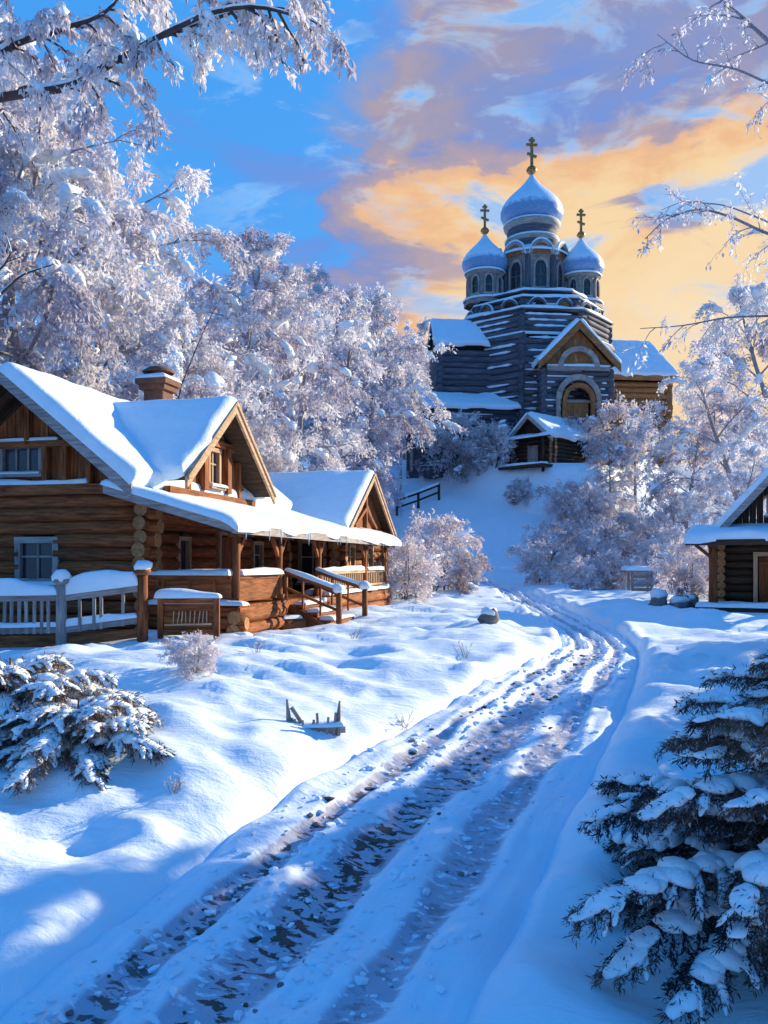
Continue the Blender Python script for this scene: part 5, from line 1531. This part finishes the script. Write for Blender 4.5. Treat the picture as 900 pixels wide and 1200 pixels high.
def bare_limb_tree(name, label, seed, loc, H, limbs, frost_d, lump, bark='bark', spray=.05, hang=1.0, crown_mats=('frost', 'frost_snow'), r0=.16, nb=7, nt=5, blen=.34, droop=.4, tip_only=.3, lumpsize=.05, snow_line=.0):
    """a tree whose trunk stands outside the frame and whose listed limbs (polylines in world space) reach into it"""
    rng = np.random.RandomState(seed)
    t = thing(name, label, 'tree', loc)
    L = np.array(loc)
    tk = _walk(rng, np.array([0, 0, -.4]), np.array([0, 0, 1.0]), H, 10, 0, .03)
    br = []; tw = []; lb = []
    for pts, ra in limbs:
        P = np.array(pts, float) - L
        # smooth polyline
        tt = np.linspace(0, len(P) - 1, 26); S_ = np.stack([np.interp(tt, np.arange(len(P)), P[:, k]) for k in range(3)], 1)
        for _ in range(2): S_[1:-1] = (S_[:-2] + 2 * S_[1:-1] + S_[2:]) / 4
        lb.append((S_, ra, ra * .22))
        LL = np.linalg.norm(np.diff(S_, axis=0), axis=1).sum()
        n = int(LL * nb)
        for j in range(n):
            g = .12 + .88 * (j + rng.random()) / n; g = min(g, .995)
            q, d = _along(S_, g)
            bl = blen * rng.uniform(.5, 1.3) * (1.25 - .6 * g)
            b = _walk(rng, q, _turn(rng, d, .5, 1.1, -.05), bl, 6, droop, .14); br.append((b, ra * .30, ra * .08))
            for k in range(nt):
                w, bd = _along(b, .2 + .8 * rng.random())
                tw.append((_walk(rng, w, _turn(rng, bd, .3, .9), bl * rng.uniform(.25, .55), 4, droop * 1.6, .15), ra * .10, ra * .05))
    tks = [(tk, r0, r0 * .5)]
    wood_obj('trunk', [(tks, 10)], M[bark], t)
    wood_obj('branches', [(lb, 8), (br, 5), (tw, 3)], M[bark], t)
    sp = sprays(rng, tw + br, frost_d, spray, hang, spray * .25, tip_only, .38)
    l1 = snow_lumps(rng, br + tw, lump, lumpsize, f0=.2); V, Fq = l1
    # a ribbon of snow lying along the limbs
    mb = MB(seed)
    if snow_line:
        for S_, ra, rb in lb:
            rr = np.linspace(ra, rb, len(S_))
            s0 = 0
            while s0 < len(S_) - 4:
                e = min(len(S_), s0 + rng.randint(7, 14)); seg = S_[s0:e]; r = rr[s0:e] * snow_line
                r = r * (.8 + .4 * rng.random(len(r))); r[0] *= .2; r[-1] *= .2
                mb.tube([p + np.array([0, 0, rr[s0 + i] * .75 + r[i] * .25]) for i, p in enumerate(seg)], list(r), 8, 0); s0 = e - 1 + rng.randint(0, 2)
    c = crown_obj('crown', sp, l1, [M[crown_mats[0]], M[crown_mats[1]]], t)
    if snow_line: mb.build('branch_snow', M['frost_snow'], t)
    return t

def Wp(px, py, D): return ((px - 450) / F * D, D, ZC + (HZ - py) / F * D)

def build_near_trees():
    # overhanging limbs, top left
    D = 8.5
    x = pxD(-420, D)[0]
    loc = (x, D, gz(x, D))
    limbs = [
        ([Wp(-420, 175, D), Wp(-150, 150, D), Wp(0, 112, D), (Wp(60, 107, 8.4)), Wp(95, 98, 8.3), Wp(140, 68, 8.2), Wp(185, 44, 8.1), Wp(240, 15, 8.0), Wp(300, 4, 7.9), Wp(350, 20, 7.9)], .055),
        ([Wp(-400, 130, D), Wp(-120, 100, 8.6), Wp(0, 66, 8.7), Wp(22, 48, 8.7), Wp(60, 40, 8.7), Wp(75, 32, 8.7), Wp(115, 22, 8.7), Wp(140, 0, 8.7), Wp(160, -50, 8.8)], .045),
        ([Wp(185, 44, 8.1), Wp(230, 30, 8.2), Wp(290, 8, 8.3), Wp(340, 10, 8.4), Wp(385, 35, 8.4)], .024),
        ([Wp(-400, -10, 8.3), Wp(-100, -60, 8.2), Wp(120, -75, 8.1), Wp(260, -50, 8.0), Wp(370, -20, 8.0)], .05),
    ]
    bare_limb_tree('snowy_branch_tree', 'dark tree whose snow covered limbs and hanging frosted twigs reach in at the top left', 5, loc, 8.6, limbs, 75, 1.6, spray=.10, hang=.9, blen=.62, nb=4, nt=5, droop=.45, lumpsize=.07, snow_line=1.05, tip_only=.15, r0=.22)
    # bare twigs, middle left
    D = 11.5; x = pxD(-230, D)[0]; loc = (x, D, gz(x, D))
    limbs = [([Wp(-230, 420, D), Wp(-60, 378, D), Wp(0, 346, D), Wp(25, 322, D), Wp(62, 310, D)], .035),
             ([Wp(-230, 380, D), Wp(-80, 345, D), Wp(0, 318, D), Wp(14, 296, D), Wp(6, 272, D)], .028)]
    bare_limb_tree('bare_tree', 'leafless dark tree with thin twigs at the left edge above the cabin gable', 6, loc, 4.2, limbs, 8, .3, spray=.06, blen=.4, nb=3, nt=3, droop=.05, lumpsize=.05, snow_line=.8, r0=.12)
    # bare branches, top right
    D = 13.0; x = pxD(1110, D)[0]; loc = (x, D, gz(x, D))
    limbs = [([Wp(1110, 160, D), Wp(960, 100, D), Wp(900, 48, D), Wp(868, 18, D), Wp(838, -6, D)], .05),
             ([Wp(1110, 180, D), Wp(980, 130, D), Wp(905, 100, 12.8), Wp(862, 80, 12.7), Wp(810, 72, 12.6), Wp(770, 40, 12.6)], .028),
             ([Wp(1110, 330, D), Wp(960, 290, D), Wp(900, 275, 12.9), Wp(860, 255, 12.8), Wp(820, 243, 12.7), Wp(780, 256, 12.7), Wp(756, 280, 12.6)], .032),
             ([Wp(960, 290, D), Wp(905, 262, 13.2), Wp(850, 240, 13.2), Wp(800, 236, 13.2), Wp(775, 246, 13.2)], .018),
             ([Wp(1110, 400, D), Wp(960, 372, D), Wp(895, 370, 13), Wp(850, 372, 13), Wp(800, 382, 13), Wp(750, 385, 13)], .026)]
    bare_limb_tree('bare_tree', 'lilac grey bare tree with fine branches over the orange sky at the right edge', 9, loc, 9.2, limbs, 30, .2, bark='bark_grey', spray=.085, hang=.5, blen=.75, nb=2.6, nt=5, droop=.12, lumpsize=.06, tip_only=.3, r0=.2)

def build_spruces():
    x, y = pxD(995, 6.3)
    spruce('young_spruce', 'snow laden spruce whose dark drooping boughs fill the lower right corner', 15, 2.1, 2.4, 8, (x, y, gz(x, y) - .05), detail=1.0, nb0=14)
    src = spruce('young_spruce', 'tallest snowy spruce, added unseen outside the right edge to shade the foreground', 16, 3.0, 1.5, 9, (8.6, 11.2, gz(8.6, 11.2)), 'unseen spruces added right of the road for shade', .35)  # this one and its copies stay out of view, added to shade road and foreground
    src.scale = (2.2, 2.2, 2.2)  # enlarged so its shadow reaches across the foreground
    for i, (x, y, s, lab) in enumerate(((7.7, 12.6, .82, 'young snowy spruce added unseen outside the right edge for shade, second along the road'),
                                        (9.0, 15.6, .9, 'young snowy spruce added unseen outside the right edge for shade, third along the road'),
                                        (10.9, 18.6, .8, 'young snowy spruce added unseen outside the right edge for shade, farthest along the road'),
                                        (8.4, 8.9, 2.1, 'tall snowy spruce added unseen outside the right edge for shade, level with the foreground one'))):
        dup(src, (x, y, gz(x, y)), i * 1.3, lab, 'unseen spruces added right of the road for shade', s)

def build_weeds():
    spots = [(474, 11.0, .30, 'dry weed stalk standing at the left bank of the road beside the broken fence'), (545, 14.2, .34, 'dry weed tuft on the sunlit bank halfway up the road'),
             (300, 13.2, .26, 'dry weed tuft in the yard between the small bush and the broken fence'), (415, 16.5, .30, 'dry weed tuft in the bright yard below the porch steps'),
             (745, 21.0, .4, 'dry weed tuft on the shaded bank right of the road near the hut'), (205, 8.2, .22, 'short dry weed in the left field below the broken fence')]
    for i, (px, D, h, lab) in enumerate(spots):
        rng = np.random.RandomState(60 + i)
        o = thing('dry_weed', lab, 'weed', put(px, D, -.02), 0, 'dry weeds poking through the snow')
        ln = []; tips = []
        for k in range(7):
            d = np.array([rng.normal(0, .32), rng.normal(0, .32), 1.0]); p = _walk(rng, np.array([rng.normal(0, .02), rng.normal(0, .02), -.05]), d, h * rng.uniform(.5, 1.1), 5, .08, .06)
            ln.append((p, .004, .002))
            for q in range(3):
                a, b = _along(p, rng.uniform(.5, .98)); tips.append((_walk(rng, a, _turn(rng, b, .3, .8), .07, 3, .1, .1), .002, .001))
        wood_obj('stems', [(ln, 4), (tips, 3)], M['weed'], o)
        V, tone = sprays(rng, tips, 160, .022, .1, .004, .3, .4); nq = len(V) // 4
        raw_mesh('seed_heads', V, np.arange(nq * 4), np.arange(0, nq * 4, 4), [M['frost_warm']], rnd=tone, parent=o)
M['weed'] = m_plain('dry_stem', (.17, .10, .055), .85, 0, .35, 20, 0)
# ------------------------------------------------------------------ sky, sun, camera
def build_world():
    w = bpy.data.worlds.new('World'); S.world = w; w.use_nodes = True
    nt = w.node_tree; bg = nt.nodes['Background']
    L = nt.links
    sky = N(nt, 'ShaderNodeTexSky', sky_type='NISHITA'); sky.sun_disc = False
    sky.sun_elevation = SUN_EL; sky.sun_rotation = SUN_AZ; sky.air_density = 1.0; sky.dust_density = .6; sky.ozone_density = 3.0
    d = N(nt, 'ShaderNodeTexCoord').outputs['Generated']
    sp = N(nt, 'ShaderNodeSeparateXYZ'); L.new(d, sp.inputs[0])
    X, Y, Z = sp.outputs
    az = math_(nt, 'ARCTAN2', X, Y); el = math_(nt, 'ARCSINE', Z)
    cb = N(nt, 'ShaderNodeCombineXYZ'); L.new(az, cb.inputs[0]); L.new(el, cb.inputs[1]); uv = cb.outputs[0]
    def sm(v, lo, hi):
        n = N(nt, 'ShaderNodeMapRange', interpolation_type='SMOOTHSTEP'); n.inputs['From Min'].default_value = lo; n.inputs['From Max'].default_value = hi
        L.new(v, n.inputs['Value']); return n.outputs[0]
    def ell(u0, v0, ru, rv, rot=0.0):
        c, s = math.cos(rot), math.sin(rot)
        du = math_(nt, 'SUBTRACT', az, u0); dv = math_(nt, 'SUBTRACT', el, v0)
        a = math_(nt, 'DIVIDE', math_(nt, 'ADD', math_(nt, 'MULTIPLY', du, c), math_(nt, 'MULTIPLY', dv, s)), ru)
        b = math_(nt, 'DIVIDE', math_(nt, 'SUBTRACT', math_(nt, 'MULTIPLY', dv, c), math_(nt, 'MULTIPLY', du, s)), rv)
        r = math_(nt, 'SQRT', math_(nt, 'ADD', math_(nt, 'MULTIPLY', a, a), math_(nt, 'MULTIPLY', b, b)))
        return math_(nt, 'SUBTRACT', 1.0, r)
    # clear blue, deeper overhead and opposite the sun
    zen = ramp(nt, math_(nt, 'MULTIPLY', el, 1 / 1.57), [(0, (.10, .40, .90)), (.16, (.062, .38, .97)), (.40, (.045, .37, 1.0)), (1, (.010, .27, .95))])
    nis = N(nt, 'ShaderNodeVectorMath', operation='SCALE'); L.new(sky.outputs[0], nis.inputs[0]); nis.inputs['Scale'].default_value = NISH
    base = mixc(nt, .72, nis.outputs[0], zen)
    cur = base
    n1 = noise(nt, mapping(nt, uv, (3.2, 6.4, 1), (0, 0, rad(-20))), 1.35, 6, .56, .5)
    n2 = noise(nt, mapping(nt, uv, (5.0, 13.0, 1), (0, 0, rad(-12)), (3, 1, 0)), 1.2, 6, .6, .6)
    # the sunset bank: warm core towards the sun, mauve and lilac margins
    core = ell(.38, .27, .52, .31, .1)
    up = ell(.17, .54, .24, .10, .35)
    lft = ell(-.02, .39, .20, .055, .25)
    f = math_(nt, 'MAXIMUM', core, math_(nt, 'MULTIPLY_ADD', up, .40, -.10))
    f = math_(nt, 'MAXIMUM', f, math_(nt, 'MULTIPLY_ADD', lft, .35, -.10))
    f = math_(nt, 'ADD', f, math_(nt, 'MULTIPLY_ADD', n1, 1.35, -.78))
    f = math_(nt, 'ADD', f, math_(nt, 'MULTIPLY_ADD', n2, .5, -.25))
    n5 = noise(nt, mapping(nt, uv, (9, 21, 1), (0, 0, rad(-16)), (1, 4, 0)), 2.4, 7, .6, .5)
    f = math_(nt, 'ADD', f, math_(nt, 'MULTIPLY_ADD', n5, .30, -.15))
    # the bank ends along a ragged diagonal; left of it the sky is clear
    edge = math_(nt, 'SUBTRACT', math_(nt, 'ADD', az, math_(nt, 'MULTIPLY_ADD', n1, .34, -.17)), math_(nt, 'MULTIPLY_ADD', el, .72, -.40))
    rightof = sm(edge, -.05, .07)
    f = math_(nt, 'ADD', f, math_(nt, 'MULTIPLY_ADD', rightof, .9, -.9))
    colr = ramp(nt, math_(nt, 'MULTIPLY_ADD', f, .5, .5), [(.40, (0.137, 0.291, 0.692)), (.46, (0.200, 0.264, 0.546)), (.52, (0.337, 0.300, 0.410)), (.575, (0.419, 0.328, 0.382)), (.60, (0.673, 0.428, 0.300)), (.635, (0.764, 0.455, 0.255)), (.68, (0.792, 0.537, 0.309)), (.73, (0.819, 0.601, 0.350)), (1, (0.846, 0.664, 0.437))])
    cur = mixc(nt, sm(f, -.22, -.04), cur, colr)
    # mauve and dusky banks riding over the glow, mostly high up
    n4 = noise(nt, mapping(nt, uv, (2.4, 7.5, 1), (0, 0, rad(-24)), (2, 9, 0)), 1.5, 6, .55, .7)
    hi = sm(el, .40, .52)
    m1 = math_(nt, 'MULTIPLY', sm(math_(nt, 'ADD', n4, math_(nt, 'MULTIPLY', hi, .17)), .53, .60), math_(nt, 'MULTIPLY', rightof, sm(ell(.20, .50, .60, .25), 0, .4)))
    cur = mixc(nt, math_(nt, 'MULTIPLY', m1, .92), cur, ramp(nt, n1, [(.38, (.21, .27, .53)), (.5, (.30, .29, .43)), (.62, (.38, .32, .38))]))
    # torn bits of pale blue between them
    w1 = math_(nt, 'MULTIPLY', sm(n2, .50, .64), sm(ell(.25, .46, .60, .26), 0, .4))
    cur = mixc(nt, math_(nt, 'MULTIPLY', w1, .8), cur, ramp(nt, n2, [(.55, (.45, .62, .84)), (.64, (.18, .46, .90))]))
    # dusky blue clouds in the clear part
    n3 = noise(nt, mapping(nt, uv, (2.6, 7.0, 1), (0, 0, rad(-25)), (7, 2, 0)), 1.3, 5, .55, .4)
    w2 = math_(nt, 'MULTIPLY', sm(n3, .50, .60), sm(ell(.0, .40, .45, .30), 0, .5))
    w2 = math_(nt, 'MULTIPLY', w2, sm(f, .1, -.25))
    cur = mixc(nt, math_(nt, 'MULTIPLY', w2, .8), cur, ramp(nt, n3, [(.52, (.09, .29, .74)), (.62, (.14, .27, .66))]))
    L.new(cur, bg.inputs['Color']); bg.inputs['Strength'].default_value = WORLD_STRENGTH

WORLD_STRENGTH = .68; NISH = .10
SUN_STRENGTH = 5.0; EXPOSURE = .75

def build_light():
    l = bpy.data.lights.new('sun', 'SUN'); l.energy = SUN_STRENGTH; l.angle = rad(.6); l.color = (1.0, .84, .54)
    o = bpy.data.objects.new('sun', l); COL.objects.link(o)
    d = Vector((math.sin(SUN_AZ) * math.cos(SUN_EL), math.cos(SUN_AZ) * math.cos(SUN_EL), math.sin(SUN_EL)))
    o.rotation_euler = (-d).to_track_quat('-Z', 'Y').to_euler(); o.location = d * 60

def build_camera():
    c = bpy.data.cameras.new('camera'); o = bpy.data.objects.new('camera', c); COL.objects.link(o)
    o.location = (0, 0, ZC); o.rotation_euler = (math.pi / 2, 0, 0)
    c.sensor_fit = 'VERTICAL'; c.sensor_height = 36; c.sensor_width = 27; c.lens = 36 * F / 1200
    c.shift_y = (660 - 600) / 1200; c.clip_end = 2000; c.clip_start = .05
    S.camera = o

S.view_settings.view_transform = 'Standard'; S.view_settings.look = 'None'; S.view_settings.gamma = 1
S.view_settings.exposure = EXPOSURE
S.cycles.max_bounces = 7; S.cycles.diffuse_bounces = 4; S.cycles.transmission_bounces = 3; S.cycles.transparent_max_bounces = 4
S.cycles.use_denoising = True; S.cycles.use_adaptive_sampling = True; S.cycles.adaptive_threshold = .02
S.cycles.caustics_reflective = False; S.cycles.caustics_refractive = False

PADS += [(-5.5, 20.5, 3.3, 1.27), (12.0, 26.0, 2.6, float(base_z(12.0, 26.0)) + .05), (14.45, 79.0, 8.5, 12.6), (14.6, 70.8, 3.8, 10.7)]
build_world(); build_light(); build_camera()
build_cabin(); fence_posts(); yard_bits(); build_hut()
build_church(); build_chapel(); hill_bits()
if TREES:
    build_trees(); build_near_trees(); build_spruces()
build_ground(); build_road(); build_clods(); build_weeds()
